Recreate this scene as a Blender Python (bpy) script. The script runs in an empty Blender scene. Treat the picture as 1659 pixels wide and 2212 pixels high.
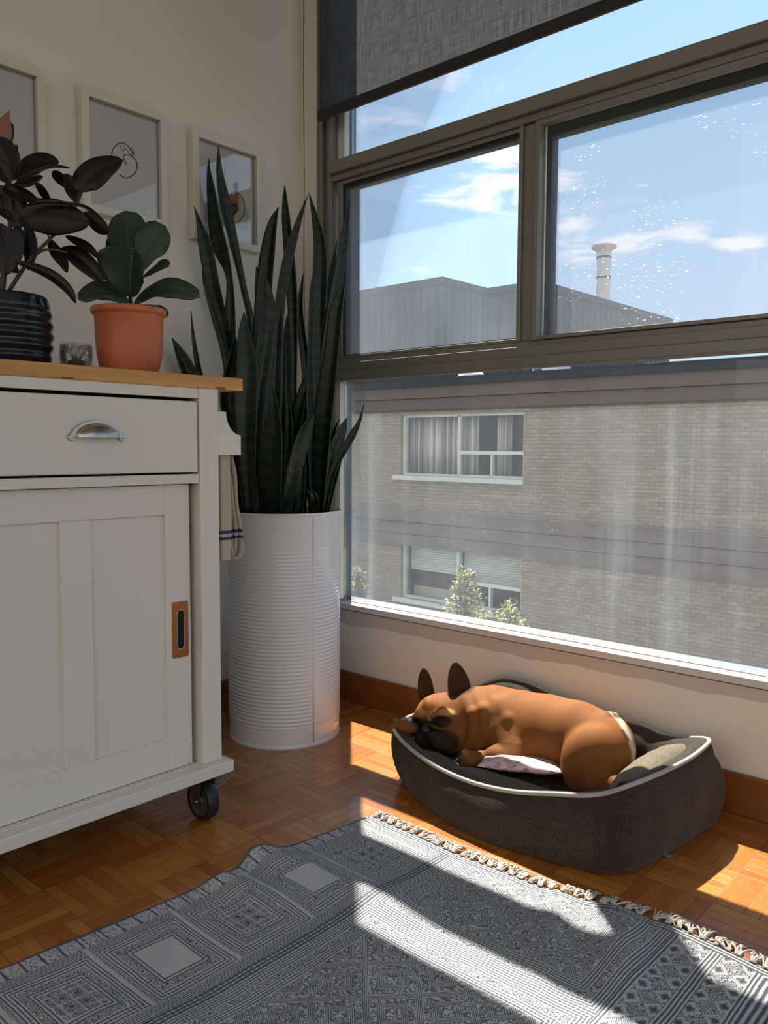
import bpy, bmesh, math, random
import numpy as np
from mathutils import Vector, Matrix, noise
random.seed(7); RNG = np.random.default_rng(7)
S = bpy.context.scene
COL = S.collection
PI = math.pi
# ------------------------------------------------------------------ camera
F_PX, YAW, PIT, ROL = 1770.293, math.radians(41.95065), math.radians(4.549723), math.radians(0.311323)
CAM = np.array([1.995, -1.824, 0.80])
def cam_rot():
    cy, sy = math.cos(YAW), math.sin(YAW)
    A = np.array([[cy, sy, 0], [0, 0, -1.0], [-sy, cy, 0]])
    c, s = math.cos(PIT), math.sin(PIT)
    A = np.array([[1, 0, 0], [0, c, -s], [0, s, c]]) @ A
    c, s = math.cos(ROL), math.sin(ROL)
    return np.array([[c, -s, 0], [s, c, 0], [0, 0, 1]]) @ A
RM = cam_rot()
def at(u, v, ax, val):
    """point where the sight line of a photo pixel meets the plane x/y/z = val"""
    d = RM.T @ np.array([(u - 829.5) / F_PX, (v - 1106) / F_PX, 1.0])
    t = (val - CAM[ax]) / d[ax]
    return Vector(CAM + t * d)
def atd(u, v, dep):
    d = RM.T @ np.array([(u - 829.5) / F_PX, (v - 1106) / F_PX, 1.0])
    return Vector(CAM + dep * d)
def depth_of(p):
    return float(RM[2] @ (np.array(p) - CAM))
cd = bpy.data.cameras.new('camera'); cam = bpy.data.objects.new('camera', cd); COL.objects.link(cam)
cd.sensor_fit = 'VERTICAL'; cd.sensor_height = 36.0; cd.lens = 36.0 * F_PX / 2212.0
cd.clip_start = 0.02; cd.clip_end = 500
mw = Matrix([[RM[0][i], -RM[1][i], -RM[2][i], CAM[i]] for i in range(3)] + [[0, 0, 0, 1]])
cam.matrix_world = mw
S.camera = cam
# ------------------------------------------------------------------ node helpers
def mat(name):
    m = bpy.data.materials.new(name); m.use_nodes = True
    nt = m.node_tree; b = nt.nodes['Principled BSDF']
    return m, nt, b
def N(nt, typ, **kw):
    n = nt.nodes.new(typ)
    for k, v in kw.items():
        if k.startswith('i_'):
            n.inputs[k[2:].replace('_', ' ')].default_value = v
        else: setattr(n, k, v)
    return n
def rgba(c): return (c[0], c[1], c[2], 1.0)
def hexc(h):
    h = h.lstrip('#'); o = []
    for i in (0, 2, 4):
        c = int(h[i:i+2], 16) / 255
        o.append(c / 12.92 if c <= .04045 else ((c + .055) / 1.055) ** 2.4)
    return tuple(o)
class X:
    """tiny expression builder over Math nodes"""
    nt = None
    def __init__(s, v): s.v = v
    @staticmethod
    def m(op, *a, clamp=False):
        n = X.nt.nodes.new('ShaderNodeMath'); n.operation = op; n.use_clamp = clamp
        for i, q in enumerate(a):
            q = q.v if isinstance(q, X) else q
            if isinstance(q, (int, float)): n.inputs[i].default_value = q
            else: X.nt.links.new(q, n.inputs[i])
        return X(n.outputs[0])
    def __add__(s, o): return X.m('ADD', s, o)
    def __radd__(s, o): return X.m('ADD', o, s)
    def __sub__(s, o): return X.m('SUBTRACT', s, o)
    def __rsub__(s, o): return X.m('SUBTRACT', o, s)
    def __mul__(s, o): return X.m('MULTIPLY', s, o)
    def __rmul__(s, o): return X.m('MULTIPLY', o, s)
    def __truediv__(s, o): return X.m('DIVIDE', s, o)
    def __lt__(s, o): return X.m('LESS_THAN', s, o)
    def __gt__(s, o): return X.m('GREATER_THAN', s, o)
def fabs(a): return X.m('ABSOLUTE', a)
def fmin(a, b): return X.m('MINIMUM', a, b)
def fmax(a, b): return X.m('MAXIMUM', a, b)
def fsin(a): return X.m('SINE', a)
def ffloor(a): return X.m('FLOOR', a)
def ffrac(a): return X.m('FRACT', a)
def fmod(a, b): return X.m('FLOORED_MODULO', a, b)
def fsat(a): return X.m('ADD', a, 0.0, clamp=True)
def step(a, lo, hi):
    n = X.nt.nodes.new('ShaderNodeMapRange'); n.interpolation_type = 'SMOOTHSTEP'
    X.nt.links.new(a.v, n.inputs[0]); n.inputs[1].default_value = lo; n.inputs[2].default_value = hi
    return X(n.outputs[0])
def mixf(f, a, b): return a + (b - a) * f if isinstance(a, X) or isinstance(b, X) else None
def coords(nt, kind='Object'):
    tc = nt.nodes.new('ShaderNodeTexCoord'); sx = nt.nodes.new('ShaderNodeSeparateXYZ')
    nt.links.new(tc.outputs[kind], sx.inputs[0])
    return tc.outputs[kind], X(sx.outputs[0]), X(sx.outputs[1]), X(sx.outputs[2])
def vec(nt, x, y, z):
    c = nt.nodes.new('ShaderNodeCombineXYZ')
    for i, q in enumerate((x, y, z)):
        q = q.v if isinstance(q, X) else q
        if isinstance(q, (int, float)): c.inputs[i].default_value = q
        else: nt.links.new(q, c.inputs[i])
    return c.outputs[0]
def nz(nt, v, scale, detail=3, rough=.5, dist=0.0):
    n = nt.nodes.new('ShaderNodeTexNoise'); n.inputs['Scale'].default_value = scale
    n.inputs['Detail'].default_value = detail; n.inputs['Roughness'].default_value = rough
    n.inputs['Distortion'].default_value = dist
    if v is not None: nt.links.new(v, n.inputs['Vector'])
    return X(n.outputs[0])
def colmix(nt, f, a, b, mode='MIX'):
    n = nt.nodes.new('ShaderNodeMix'); n.data_type = 'RGBA'; n.blend_type = mode
    for idx, q in ((0, f), (6, a), (7, b)):
        q = q.v if isinstance(q, X) else q
        if isinstance(q, (int, float)): n.inputs[idx].default_value = q
        elif isinstance(q, tuple): n.inputs[idx].default_value = rgba(q)
        else: nt.links.new(q, n.inputs[idx])
    return n.outputs[2]
def bump(nt, b, h, strength=.3, dist=.002):
    n = nt.nodes.new('ShaderNodeBump'); n.inputs['Strength'].default_value = strength
    n.inputs['Distance'].default_value = dist
    nt.links.new(h.v if isinstance(h, X) else h, n.inputs['Height'])
    nt.links.new(n.outputs[0], b.inputs['Normal'])
def lk(nt, a, b): nt.links.new(a.v if isinstance(a, X) else a, b)
def simple(name, col, rough=.5, metal=0.0, var=.06, scale=8.0, bs=0.0, bscale=200, coat=0.0, spec=.5):
    """painted / plain surface with slight procedural variation"""
    m, nt, b = mat(name); X.nt = nt
    v, x, y, z = coords(nt)
    n = nz(nt, v, scale, 4)
    c = colmix(nt, n, tuple(q * (1 - var) for q in col), tuple(min(1, q * (1 + var)) for q in col))
    lk(nt, c, b.inputs['Base Color'])
    b.inputs['Roughness'].default_value = rough; b.inputs['Metallic'].default_value = metal
    b.inputs['Coat Weight'].default_value = coat; b.inputs['Specular IOR Level'].default_value = spec
    if bs > 0: bump(nt, b, nz(nt, v, bscale, 3), bs, .001)
    return m
# ------------------------------------------------------------------ mesh helpers
def link(o, parent=None):
    COL.objects.link(o)
    if parent is not None:
        o.parent = parent
        par_loc = parent.matrix_world if False else None
    return o
WORLD = {}
def empty(name, loc, label=None, cat=None, group=None, kind=None):
    o = bpy.data.objects.new(name, None); o.empty_display_size = .05
    o.location = loc; COL.objects.link(o); WORLD[o.name] = Vector(loc)
    tag(o, label, cat, group, kind); return o
def tag(o, label=None, cat=None, group=None, kind=None):
    if label: o['label'] = label
    if cat: o['category'] = cat
    if group: o['group'] = group
    if kind: o['kind'] = kind
    return o
def obj(name, verts, faces, m=None, parent=None, smooth=False, bevel=0.0, sharp=None, seg=2):
    """one mesh object from world-space geometry, parented keeping its place"""
    me = bpy.data.meshes.new(name); me.from_pydata([tuple(v) for v in verts], [], faces); me.validate(); me.update()
    o = bpy.data.objects.new(name, me); COL.objects.link(o)
    off = WORLD.get(parent.name, Vector((0, 0, 0))) if parent is not None else Vector((0, 0, 0))
    if parent is not None:
        o.parent = parent; me.transform(Matrix.Translation(-off))
    WORLD[o.name] = off if parent is not None else Vector((0, 0, 0))
    if m: me.materials.append(m)
    if smooth: me.polygons.foreach_set('use_smooth', [True] * len(me.polygons))
    if sharp: 
        me.polygons.foreach_set('use_smooth', [True] * len(me.polygons)); me.set_sharp_from_angle(angle=math.radians(sharp))
    if bevel > 0:
        b = o.modifiers.new('bevel', 'BEVEL'); b.width = bevel; b.segments = seg; b.limit_method = 'ANGLE'; b.angle_limit = math.radians(40)
        b.harden_normals = False
    return o
class G:
    """geometry collector"""
    def __init__(s): s.v = []; s.f = []
    def add(s, v, f):
        k = len(s.v); s.v += [Vector(q) for q in v]; s.f += [tuple(i + k for i in q) for q in f]; return s
    def box(s, x0, x1, y0, y1, z0, z1):
        v = [(x, y, z) for x in (x0, x1) for y in (y0, y1) for z in (z0, z1)]
        f = [(0, 1, 3, 2), (4, 6, 7, 5), (0, 4, 5, 1), (2, 3, 7, 6), (0, 2, 6, 4), (1, 5, 7, 3)]
        return s.add(v, f)
    def prism(s, poly, axis, a, b):
        """poly in the two other axes, extruded along axis from a to b"""
        n = len(poly); v = []
        for w in (a, b):
            for p, q in poly:
                c = [p, q]; c.insert(axis, w); v.append(tuple(c))
        f = [tuple(range(n))[::-1], tuple(range(n, 2 * n))] + [(i, (i + 1) % n, n + (i + 1) % n, n + i) for i in range(n)]
        return s.add(v, f)
    def tube(s, pts, r, n=10, closed=False, caps=True):
        pts = [Vector(p) for p in pts]; m = len(pts)
        rr = r if isinstance(r, (list, tuple)) else [r] * m
        T = []
        for i in range(m):
            a = pts[(i - 1) % m] if (closed or i > 0) else pts[i]
            b = pts[(i + 1) % m] if (closed or i < m - 1) else pts[i]
            T.append((b - a).normalized())
        up = Vector((0, 0, 1)) if abs(T[0].z) < .9 else Vector((1, 0, 0))
        U = (up - T[0] * up.dot(T[0])).normalized(); vs = []
        for i in range(m):
            U = (U - T[i] * U.dot(T[i])).normalized(); W = T[i].cross(U)
            for k in range(n):
                a = 2 * PI * k / n; vs.append(pts[i] + (U * math.cos(a) + W * math.sin(a)) * rr[i])
        f = []
        for i in range(m if closed else m - 1):
            j = (i + 1) % m
            for k in range(n):
                l = (k + 1) % n; f.append((i * n + k, i * n + l, j * n + l, j * n + k))
        if not closed and caps: f += [tuple(range(n))[::-1], tuple(range((m - 1) * n, m * n))]
        return s.add(vs, f)
    def lathe(s, prof, c, n=64, closed=False, axis=2):
        """prof: list of (r, z) ; revolve about vertical axis through c"""
        m = len(prof); vs = []
        for r, z in prof:
            for k in range(n):
                a = 2 * PI * k / n
                p = (r * math.cos(a), r * math.sin(a), z)
                if axis == 1: p = (r * math.cos(a), z, r * math.sin(a))
                if axis == 0: p = (z, r * math.cos(a), r * math.sin(a))
                vs.append((c[0] + p[0], c[1] + p[1], c[2] + p[2]))
        f = []
        for i in range(m if closed else m - 1):
            j = (i + 1) % m
            for k in range(n):
                l = (k + 1) % n; f.append((i * n + k, i * n + l, j * n + l, j * n + k))
        if not closed: f += [tuple(range(n))[::-1], tuple(range((m - 1) * n, m * n))]
        return s.add(vs, f)
    def ball(s, c, r, nu=12, nv=8, R=None):
        rx, ry, rz = (r, r, r) if isinstance(r, (int, float)) else r
        vs = [Vector((0, 0, rz))]
        for i in range(1, nv):
            t = PI * i / nv
            for k in range(nu):
                a = 2 * PI * k / nu; vs.append(Vector((rx * math.sin(t) * math.cos(a), ry * math.sin(t) * math.sin(a), rz * math.cos(t))))
        vs.append(Vector((0, 0, -rz)))
        f = [(0, 1 + k, 1 + (k + 1) % nu) for k in range(nu)]
        for i in range(nv - 2):
            for k in range(nu):
                a = 1 + i * nu + k; b = 1 + i * nu + (k + 1) % nu; f.append((a, a + nu, b + nu, b))
        e = len(vs) - 1; o = 1 + (nv - 2) * nu
        f += [(e, o + (k + 1) % nu, o + k) for k in range(nu)]
        if R is not None: vs = [R @ v for v in vs]
        return s.add([v + Vector(c) for v in vs], f)
    def build(s, name, m, parent=None, **kw): return obj(name, s.v, s.f, m, parent, **kw)
def catmull(pts, n=8, closed=False):
    P = [Vector(p) for p in pts]; out = []; m = len(P)
    rng = range(m if closed else m - 1)
    for i in rng:
        if closed: a, b, c, d = P[(i - 1) % m], P[i], P[(i + 1) % m], P[(i + 2) % m]
        else: a, b, c, d = P[max(i - 1, 0)], P[i], P[i + 1], P[min(i + 2, m - 1)]
        for k in range(n):
            t = k / n
            out.append(.5 * ((2 * b) + (c - a) * t + (2 * a - 5 * b + 4 * c - d) * t * t + (3 * b - a - 3 * c + d) * t ** 3))
    if not closed: out.append(P[-1])
    return out
def cat1(vals, n=8):
    return [p.x for p in catmull([Vector((v, 0, 0)) for v in vals], n)]
# ================================================================== materials for the room
def wall_paint(name, stain=False):
    m, nt, b = mat(name); X.nt = nt
    v, x, y, z = coords(nt)
    n = nz(nt, v, 1.6, 4)
    c = colmix(nt, n, hexc('#d6d1c8'), hexc('#dfdad1'))
    if stain:
        w = nz(nt, vec(nt, x * 5, 0.0, 0.0), 1.3, 3)
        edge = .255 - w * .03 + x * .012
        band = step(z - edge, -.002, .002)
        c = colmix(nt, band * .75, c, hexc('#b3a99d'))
        scuff = step(nz(nt, vec(nt, x * 2, y, z * 9), 14, 4), .66, .74) * step(.13 - z, 0.0, .03)
        c = colmix(nt, scuff * .5, c, hexc('#8f8276'))
    lk(nt, c, b.inputs['Base Color']); b.inputs['Roughness'].default_value = .6
    bump(nt, b, nz(nt, v, 90, 4), .12, .001)
    return m
M = {}
M['wall'] = wall_paint('wall paint'); M['wall_stained'] = wall_paint('wall paint below sill', True)
def parquet():
    m, nt, b = mat('mosaic parquet'); X.nt = nt
    v, x, y, z = coords(nt)
    B = .13
    bx = (x - .59) / B; by = (y + .658) / B
    ix = ffloor(bx); iy = ffloor(by); fx = ffrac(bx); fy = ffrac(by)
    par = fmod(ix + iy, 2.0)
    ac = fx * par + fy * (1 - par); al = fy * par + fx * (1 - par)
    st = ffloor(ac * 5); sf = ffrac(ac * 5)
    wn = N(nt, 'ShaderNodeTexWhiteNoise', noise_dimensions='3D')
    nt.links.new(vec(nt, ix + .5, iy + .5, st + .5), wn.inputs['Vector']); r = X(wn.outputs['Value'])
    wn2 = N(nt, 'ShaderNodeTexWhiteNoise', noise_dimensions='3D')
    nt.links.new(vec(nt, ix + .5, iy + .5, 7.5), wn2.inputs['Vector']); rb = X(wn2.outputs['Value'])
    tone = r * .62 + rb * .38
    grain = nz(nt, vec(nt, al * 3 + ix * 7, ac * 60 + iy * 3, r * 9), 1.6, 5, .6)
    cr = N(nt, 'ShaderNodeValToRGB'); lk(nt, tone, cr.inputs[0])
    e = cr.color_ramp.elements
    e[0].position = .08; e[0].color = rgba(hexc('#9d5a25')); e[1].position = .92; e[1].color = rgba(hexc('#c2873f'))
    k = cr.color_ramp.elements.new(.5); k.color = rgba(hexc('#b27233'))
    c = colmix(nt, .55, cr.outputs[0], colmix(nt, step(grain, .3, .72), hexc('#7c431c'), hexc('#cf9450')), 'OVERLAY') if False else \
        colmix(nt, step(grain, .35, .7) * .5, cr.outputs[0], hexc('#6f3a17'))
    d = fmin(fmin(sf, 1 - sf) * (1 / 5), fmin(al, 1 - al))
    db = fmin(fmin(fx, 1 - fx), fmin(fy, 1 - fy))
    gap = fmax(1 - step(d, .004, .010), (1 - step(db, .006, .014)))
    gapv = gap * (.15 + nz(nt, v, 9, 2) * .7)
    c = colmix(nt, gapv, c, hexc('#2c1608'))
    speck = step(nz(nt, v, 55, 1), .80, .83)
    c = colmix(nt, speck * .7, c, hexc('#24140a'))
    lk(nt, c, b.inputs['Base Color'])
    rg = nz(nt, v, 7, 5, .6) * .16 + .16 + gap * .3
    lk(nt, rg, b.inputs['Roughness'])
    b.inputs['Specular IOR Level'].default_value = .55; b.inputs['Coat Weight'].default_value = .45; b.inputs['Coat Roughness'].default_value = .09
    h = (r * .25) + nz(nt, v, 26, 3) * .25 - gap * 1.0 + grain * .06
    bump(nt, b, h, .28, .0012)
    return m
M['parquet'] = parquet()
M['base_wood'] = simple('stained baseboard wood', hexc('#7d4a20'), .38, var=.2, scale=12, bs=.1, bscale=60)
M['frame'] = simple('beige painted aluminium', hexc('#7f7b70'), .38, .25, var=.04, spec=.5)
M['frame_white'] = simple('white painted window jamb', hexc('#d3d2cd'), .4, 0, var=.03)
M['frame_dark'] = simple('dark outer window frame', hexc('#41454f'), .45, .3, var=.1)
M['gasket'] = simple('black rubber gasket', hexc('#15161a'), .6)
M['sill'] = simple('white aluminium sill', hexc('#cfcdc8'), .35, .1, var=.04)
def glass_mat(name, dirt=.05, low=0.0, refl=.55, streak=0.0, tint=(.97, .985, 1.0), speck=0.0, seed=0.0, haze=(.85, .9, 1.0)):
    m, nt, b = mat(name); X.nt = nt; nt.nodes.remove(b)
    out = nt.nodes['Material Output']
    v, x, y, z = coords(nt)
    tr = N(nt, 'ShaderNodeBsdfTransparent'); tr.inputs[0].default_value = rgba(tint)
    gl = N(nt, 'ShaderNodeBsdfGlossy'); gl.inputs['Roughness'].default_value = .01
    fr = N(nt, 'ShaderNodeFresnel'); fr.inputs[0].default_value = 1.45
    m1 = N(nt, 'ShaderNodeMixShader'); lk(nt, X(fr.outputs[0]) * refl, m1.inputs[0])
    nt.links.new(tr.outputs[0], m1.inputs[1]); nt.links.new(gl.outputs[0], m1.inputs[2])
    tl = N(nt, 'ShaderNodeBsdfTranslucent'); tl.inputs[0].default_value = rgba(haze)
    f = X.m('MULTIPLY', nz(nt, v, 2.2 + seed, 4), dirt * 1.2) + dirt * .4
    if streak:
        s1 = nz(nt, vec(nt, x * 16 + seed, 0.0, z * .7), 1.0, 4, .6)
        s2 = nz(nt, vec(nt, x * 4 + seed + 3, 0.0, z * .8), 1.0, 3)
        f = f + step(s1, .42, .78) * step(s2, .35, .7) * streak
    if speck:
        sp = step(nz(nt, v, 190, 2), .66, .74) * step(nz(nt, v, 3.5, 3), .4, .65)
        f = f + sp * speck
        lowd = step(.40 - z, 0.0, .12)
        f = f + lowd * step(nz(nt, vec(nt, x * 8, 0.0, z * 30), 1.0, 4), .3, .7) * dirt * .35
    if low: f = f + step(1.42 - z, 0.0, .34) * low * (.5 + nz(nt, vec(nt, x * 9, 0.0, z * 5), 1.0, 4))
    m2 = N(nt, 'ShaderNodeMixShader'); lk(nt, fsat(f), m2.inputs[0])
    nt.links.new(m1.outputs[0], m2.inputs[1]); nt.links.new(tl.outputs[0], m2.inputs[2])
    nt.links.new(m2.outputs[0], out.inputs[0])
    return m
M['glass_top'] = glass_mat('clear upper pane', .008, haze=(1, 1, 1))
M['glass_left'] = glass_mat('dusty sliding pane', .018, .018, .55, .014, seed=1.7, haze=(.75, .88, 1.0))
M['glass_low'] = glass_mat('dirty streaked lower pane', .020, 0.0, .55, .036, speck=.07, seed=.4, haze=(.72, .84, 1.0))
def screen_mat():
    m, nt, b = mat('fine insect screen'); X.nt = nt; out = nt.nodes['Material Output']
    v, x, y, z = coords(nt)
    tr = N(nt, 'ShaderNodeBsdfTransparent')
    b.inputs['Base Color'].default_value = rgba((.30, .33, .38)); b.inputs['Roughness'].default_value = .4; b.inputs['Metallic'].default_value = .3
    ms = N(nt, 'ShaderNodeMixShader')
    gl = step(nz(nt, vec(nt, x * 60, y, z * 420), 1.0, 2), .66, .72) * step(nz(nt, v, 5, 3), .45, .65)  # sparkle glints painted as white flecks on the mesh
    ms.inputs[0].default_value = .22
    nt.links.new(tr.outputs[0], ms.inputs[1]); nt.links.new(b.outputs[0], ms.inputs[2])
    tl = N(nt, 'ShaderNodeBsdfTranslucent'); tl.inputs[0].default_value = (.9, .93, 1, 1); m3 = N(nt, 'ShaderNodeMixShader'); lk(nt, gl * .55 + .02, m3.inputs[0])
    nt.links.new(ms.outputs[0], m3.inputs[1]); nt.links.new(tl.outputs[0], m3.inputs[2]); nt.links.new(m3.outputs[0], out.inputs[0])
    return m
M['screen'] = screen_mat()
# ================================================================== room shell
XR, YB, ZC = 4.4, -3.9, 2.92
tag(G().box(-.14, XR, YB, .14, -.06, 0).build('floor', M['parquet']), kind='structure')
tag(G().box(-.14, 0, YB, .14, 0, ZC).build('wall_left', M['wall']), kind='structure')
tag(G().box(0, XR, 0, .12, 0, .2845).build('wall_window', M['wall_stained']), kind='structure')
tag(G().box(0, .074, -.004, .14, .2845, ZC).build('wall_corner', M['wall']), kind='structure')
tag(G().box(3.35, XR, -.004, .14, .2845, ZC).build('wall_right', M['wall']), kind='structure')
tag(G().box(.074, 3.35, -.004, .14, 2.78, ZC).build('wall_lintel', M['wall']), kind='structure')
tag(G().box(-.14, XR, YB, .14, ZC, ZC + .1).build('ceiling', M['wall']), kind='structure')
tag(G().box(0.0, XR, -.013, -.0005, 0, .092).build('baseboard_window', M['base_wood'], bevel=.003), kind='structure')
tag(G().box(0.0005, .013, YB, -.014, 0, .092).build('baseboard_left', M['base_wood'], bevel=.003), kind='structure')
# ================================================================== window
W = empty('window_1', (1.7, 0, .2845), kind='structure')
XE = 3.33
zt = 2.78
g = G(); g.box(.074, XE, -.006, .05, .2875, .3060); g.build('sill', M['sill'], W, bevel=.0025)
G().box(.074, XE, .0505, .14, .270, .296).build('outer_sill', M['frame_dark'], W)
g = G(); g.box(.135, XE, .030, .034, .3060, .3085); g.build('sill_bead', simple('tan sealant bead', hexc('#b3a194'), .6), W)
# side jamb: stepped beige mouldings above, white below
g = G()
g.box(.074, .098, -.010, .06, .3130, zt); g.box(.098, .118, .004, .06, .3130, zt); g.box(.118, .134, -.006, .06, .3130, zt)
g.build('jamb', M['frame'], W, bevel=.0015)
g = G(); g.box(.134, .158, .010, .028, .3130, 1.000)
g.box(.134, .164, .022, .045, 1.668, zt); g.build('jamb_liner', M['frame_white'], W, bevel=.0015)
g = G(); g.box(.090, .122, .055, .10, .323, 1.0); g.box(.090, .140, .060, .10, 1.668, zt); g.build('outer_jamb', M['frame_dark'], W, bevel=.002)
# middle rail
g = G()
g.box(.136, XE, -.020, .035, 1.004, 1.031); g.box(.136, XE, .035, .098, 1.013, 1.031); g.box(.136, XE, -.012, .098, 1.031, 1.057); g.box(.136, XE, .004, .098, 1.057, 1.072)
g.box(.136, XE, -.024, -.018, 1.000, 1.0055)
g.build('middle_rail', M['frame'], W, bevel=.002)
# upper rail
g = G()
g.box(.136, XE, -.022, .06, 1.631, 1.6665); g.box(.136, XE, .06, .105, 1.646, 1.6665)
g.box(.136, XE, -.006, .04, 1.612, 1.631); g.box(.136, XE, .008, .022, 1.600, 1.612)
g.build('upper_rail', M['frame'], W, bevel=.002)
# left sliding sash between the rails
def ring(g, x0, x1, z0, z1, y0, y1, wl, wr, wb, wt):
    g.box(x0, x0 + wl, y0, y1, z0, z1); g.box(x1 - wr, x1, y0, y1, z0, z1)
    g.box(x0 + wl, x1 - wr, y0, y1, z0, z0 + wb); g.box(x0 + wl, x1 - wr, y0, y1, z1 - wt, z1); return g
fr = ring(G(), .150, .856, 1.072, 1.612, .006, .034, .020, .046, .009, .012)
fr.box(.812, .823, -.004, .006, 1.072, 1.612)
sash = fr.build('sliding_sash', M['frame'], W, bevel=.002)
obj('gasket', *(lambda q: (q.v, q.f))(ring(G(), .170, .812, 1.081, 1.602, .012, .030, .006, .003, .003, .012)), M['gasket'], sash)
G().box(.173, .811, .018, .023, 1.083, 1.597).build('pane', M['glass_left'], sash)
ring(G(), .106, .82, 1.06, 1.646, .075, .115, .036, .02, .01, .031).build('outer_sash_frame', M['frame_dark'], W, bevel=.002)
# right fixed light with the insect screen behind
fr = ring(G(), .858, 2.02, 1.072, 1.612, -.004, .016, .015, .05, .010, .014)
rs = fr.build('fixed_sash', M['frame'], W, bevel=.002)
G().box(.862, 1.985, .006, .010, 1.078, 1.602).build('pane', glass_mat('clear right pane', .012), rs)
sf = ring(G(), .800, 2.04, 1.072, 1.646, .092, .125, .0515, .05, .012, .043)
sf = sf.build('screen_frame', M['frame_dark'], W, bevel=.002)
G().box(.868, .874, .024, .030, 1.074, 1.61).build('screen_track', M['frame_white'], W)
G().box(.850, 1.99, .106, .108, 1.084, 1.60).build('insect_screen', M['screen'], W)
# further sash beyond the frame of the photo
fr = ring(G(), 2.02, XE, 1.072, 1.612, -.004, .05, .05, .03, .010, .014); rs = fr.build('sliding_sash', M['frame'], W, bevel=.002)
G().box(2.05, XE - .02, .018, .023, 1.083, 1.6).build('pane', M['glass_left'], rs)
G().box(.150, XE, .040, .045, .308, 1.008).build('lower_pane', M['glass_low'], W)
G().box(.170, XE, .050, .056, 1.664, zt).build('upper_pane', M['glass_top'], W)
ring(G(), .074, XE + .02, .275, zt, .119, .1395, .010, .02, .02, .02).build('outer_frame', M['frame_dark'], W)
# ------------------------------------------------------------------ roller blind
def blind_mat():
    m, nt, b = mat('charcoal blind cloth'); X.nt = nt; out = nt.nodes['Material Output']
    v, x, y, z = coords(nt)
    th = nz(nt, vec(nt, x * 420, 0.0, z * 14), 1.0, 2) + nz(nt, vec(nt, x * 14, 0.0, z * 420), 1.0, 2)
    c = colmix(nt, step(th, .8, 1.25), hexc('#2b2b2d'), hexc('#48484a'))
    lk(nt, c, b.inputs['Base Color']); b.inputs['Roughness'].default_value = .85
    tr = N(nt, 'ShaderNodeBsdfTransparent'); tl = N(nt, 'ShaderNodeBsdfTranslucent'); tl.inputs[0].default_value = (.30, .30, .31, 1)
    ms = N(nt, 'ShaderNodeMixShader'); ms.inputs[0].default_value = .5
    nt.links.new(b.outputs[0], ms.inputs[1]); nt.links.new(tl.outputs[0], ms.inputs[2])
    mt = N(nt, 'ShaderNodeMixShader'); lk(nt, .03 + step(th, .75, 1.3) * .16, mt.inputs[0])
    nt.links.new(ms.outputs[0], mt.inputs[1]); nt.links.new(tr.outputs[0], mt.inputs[2]); nt.links.new(mt.outputs[0], out.inputs[0])
    return m
yb = -.052
pb = at(688, 263, 1, yb); pt = at(689, 240, 1, yb)
bl = empty('roller_blind', (1.6, yb, 2.74), 'charcoal roller blind half lowered over the top of the window', 'blind')
G().box(pb.x + .004, 3.3, yb - .0006, yb + .0006, pt.z, 2.75).build('blind_cloth', blind_mat(), bl)
G().box(pb.x, 3.305, yb - .005, yb + .005, pb.z, pt.z).build('bottom_bar', simple('charcoal hem', hexc('#2a2624'), .75, bs=.2, bscale=400), bl, bevel=.002)
G().lathe([(.0, 0), (.024, 0), (.024, 3.24), (0, 3.24)], (pb.x + .004, yb, 2.765), 24, axis=0).build('roller', M['frame_white'], bl, sharp=40)
def chain(x, y, z0, z1, name, label=None):
    g = G(); n = int((z1 - z0) / .0060)
    for i in range(n + 1):
        g.ball((x + .0012 * math.sin(i * .07), y, z0 + i * .0060), .00215, 6, 5)
    g.tube([(x, y, z0), (x, y, z1)], .0006, 5)
    return g.build(name, simple('metal bead chain', hexc('#6e675c'), .35, .7), bl, smooth=True)
pc = at(657, 600, 1, -.035); pc2 = at(688, 500, 1, -.035)
chain(pc.x, -.035, .45, 2.74, 'bead_chain'); chain(pc2.x, -.035, .45, 2.74, 'bead_chain')
# ================================================================== outdoors
def brick():
    m, nt, b = mat('tan brick'); X.nt = nt
    v, x, y, z = coords(nt)
    br = N(nt, 'ShaderNodeTexBrick'); nt.links.new(vec(nt, x, z, 0.0), br.inputs['Vector'])
    br.inputs['Scale'].default_value = 1.0; br.inputs['Brick Width'].default_value = .125; br.inputs['Row Height'].default_value = .051
    br.inputs['Mortar Size'].default_value = .0045; br.inputs['Color1'].default_value = rgba(hexc('#958a78')); br.inputs['Color2'].default_value = rgba(hexc('#82786a'))
    br.inputs['Mortar'].default_value = rgba(hexc('#68635c'))
    pale = step(nz(nt, vec(nt, x * .55, 0.0, z * 9), 1.0, 2), .62, .68)
    c = colmix(nt, pale * .22, br.outputs[0], hexc('#c4b48e'))
    c = colmix(nt, step(nz(nt, v, .6, 4), .45, .7) * .3, c, hexc('#8f8270'))
    lk(nt, c, b.inputs['Base Color']); b.inputs['Roughness'].default_value = .9
    return m
YF = 8.0
f0 = at(762, 822, 1, YF); zroof = f0.z - .055
zdark = at(762, 843, 1, YF).z - .015; zfas = at(762, 890, 1, YF).z
bt = at(762, 1095, 1, YF).z; bb = at(762, 1165, 1, YF).z
ab = empty('apartment_building', (-5, YF, -6.5), 'tan brick apartment building across the gap with mauve concrete bands', 'building')
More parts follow.
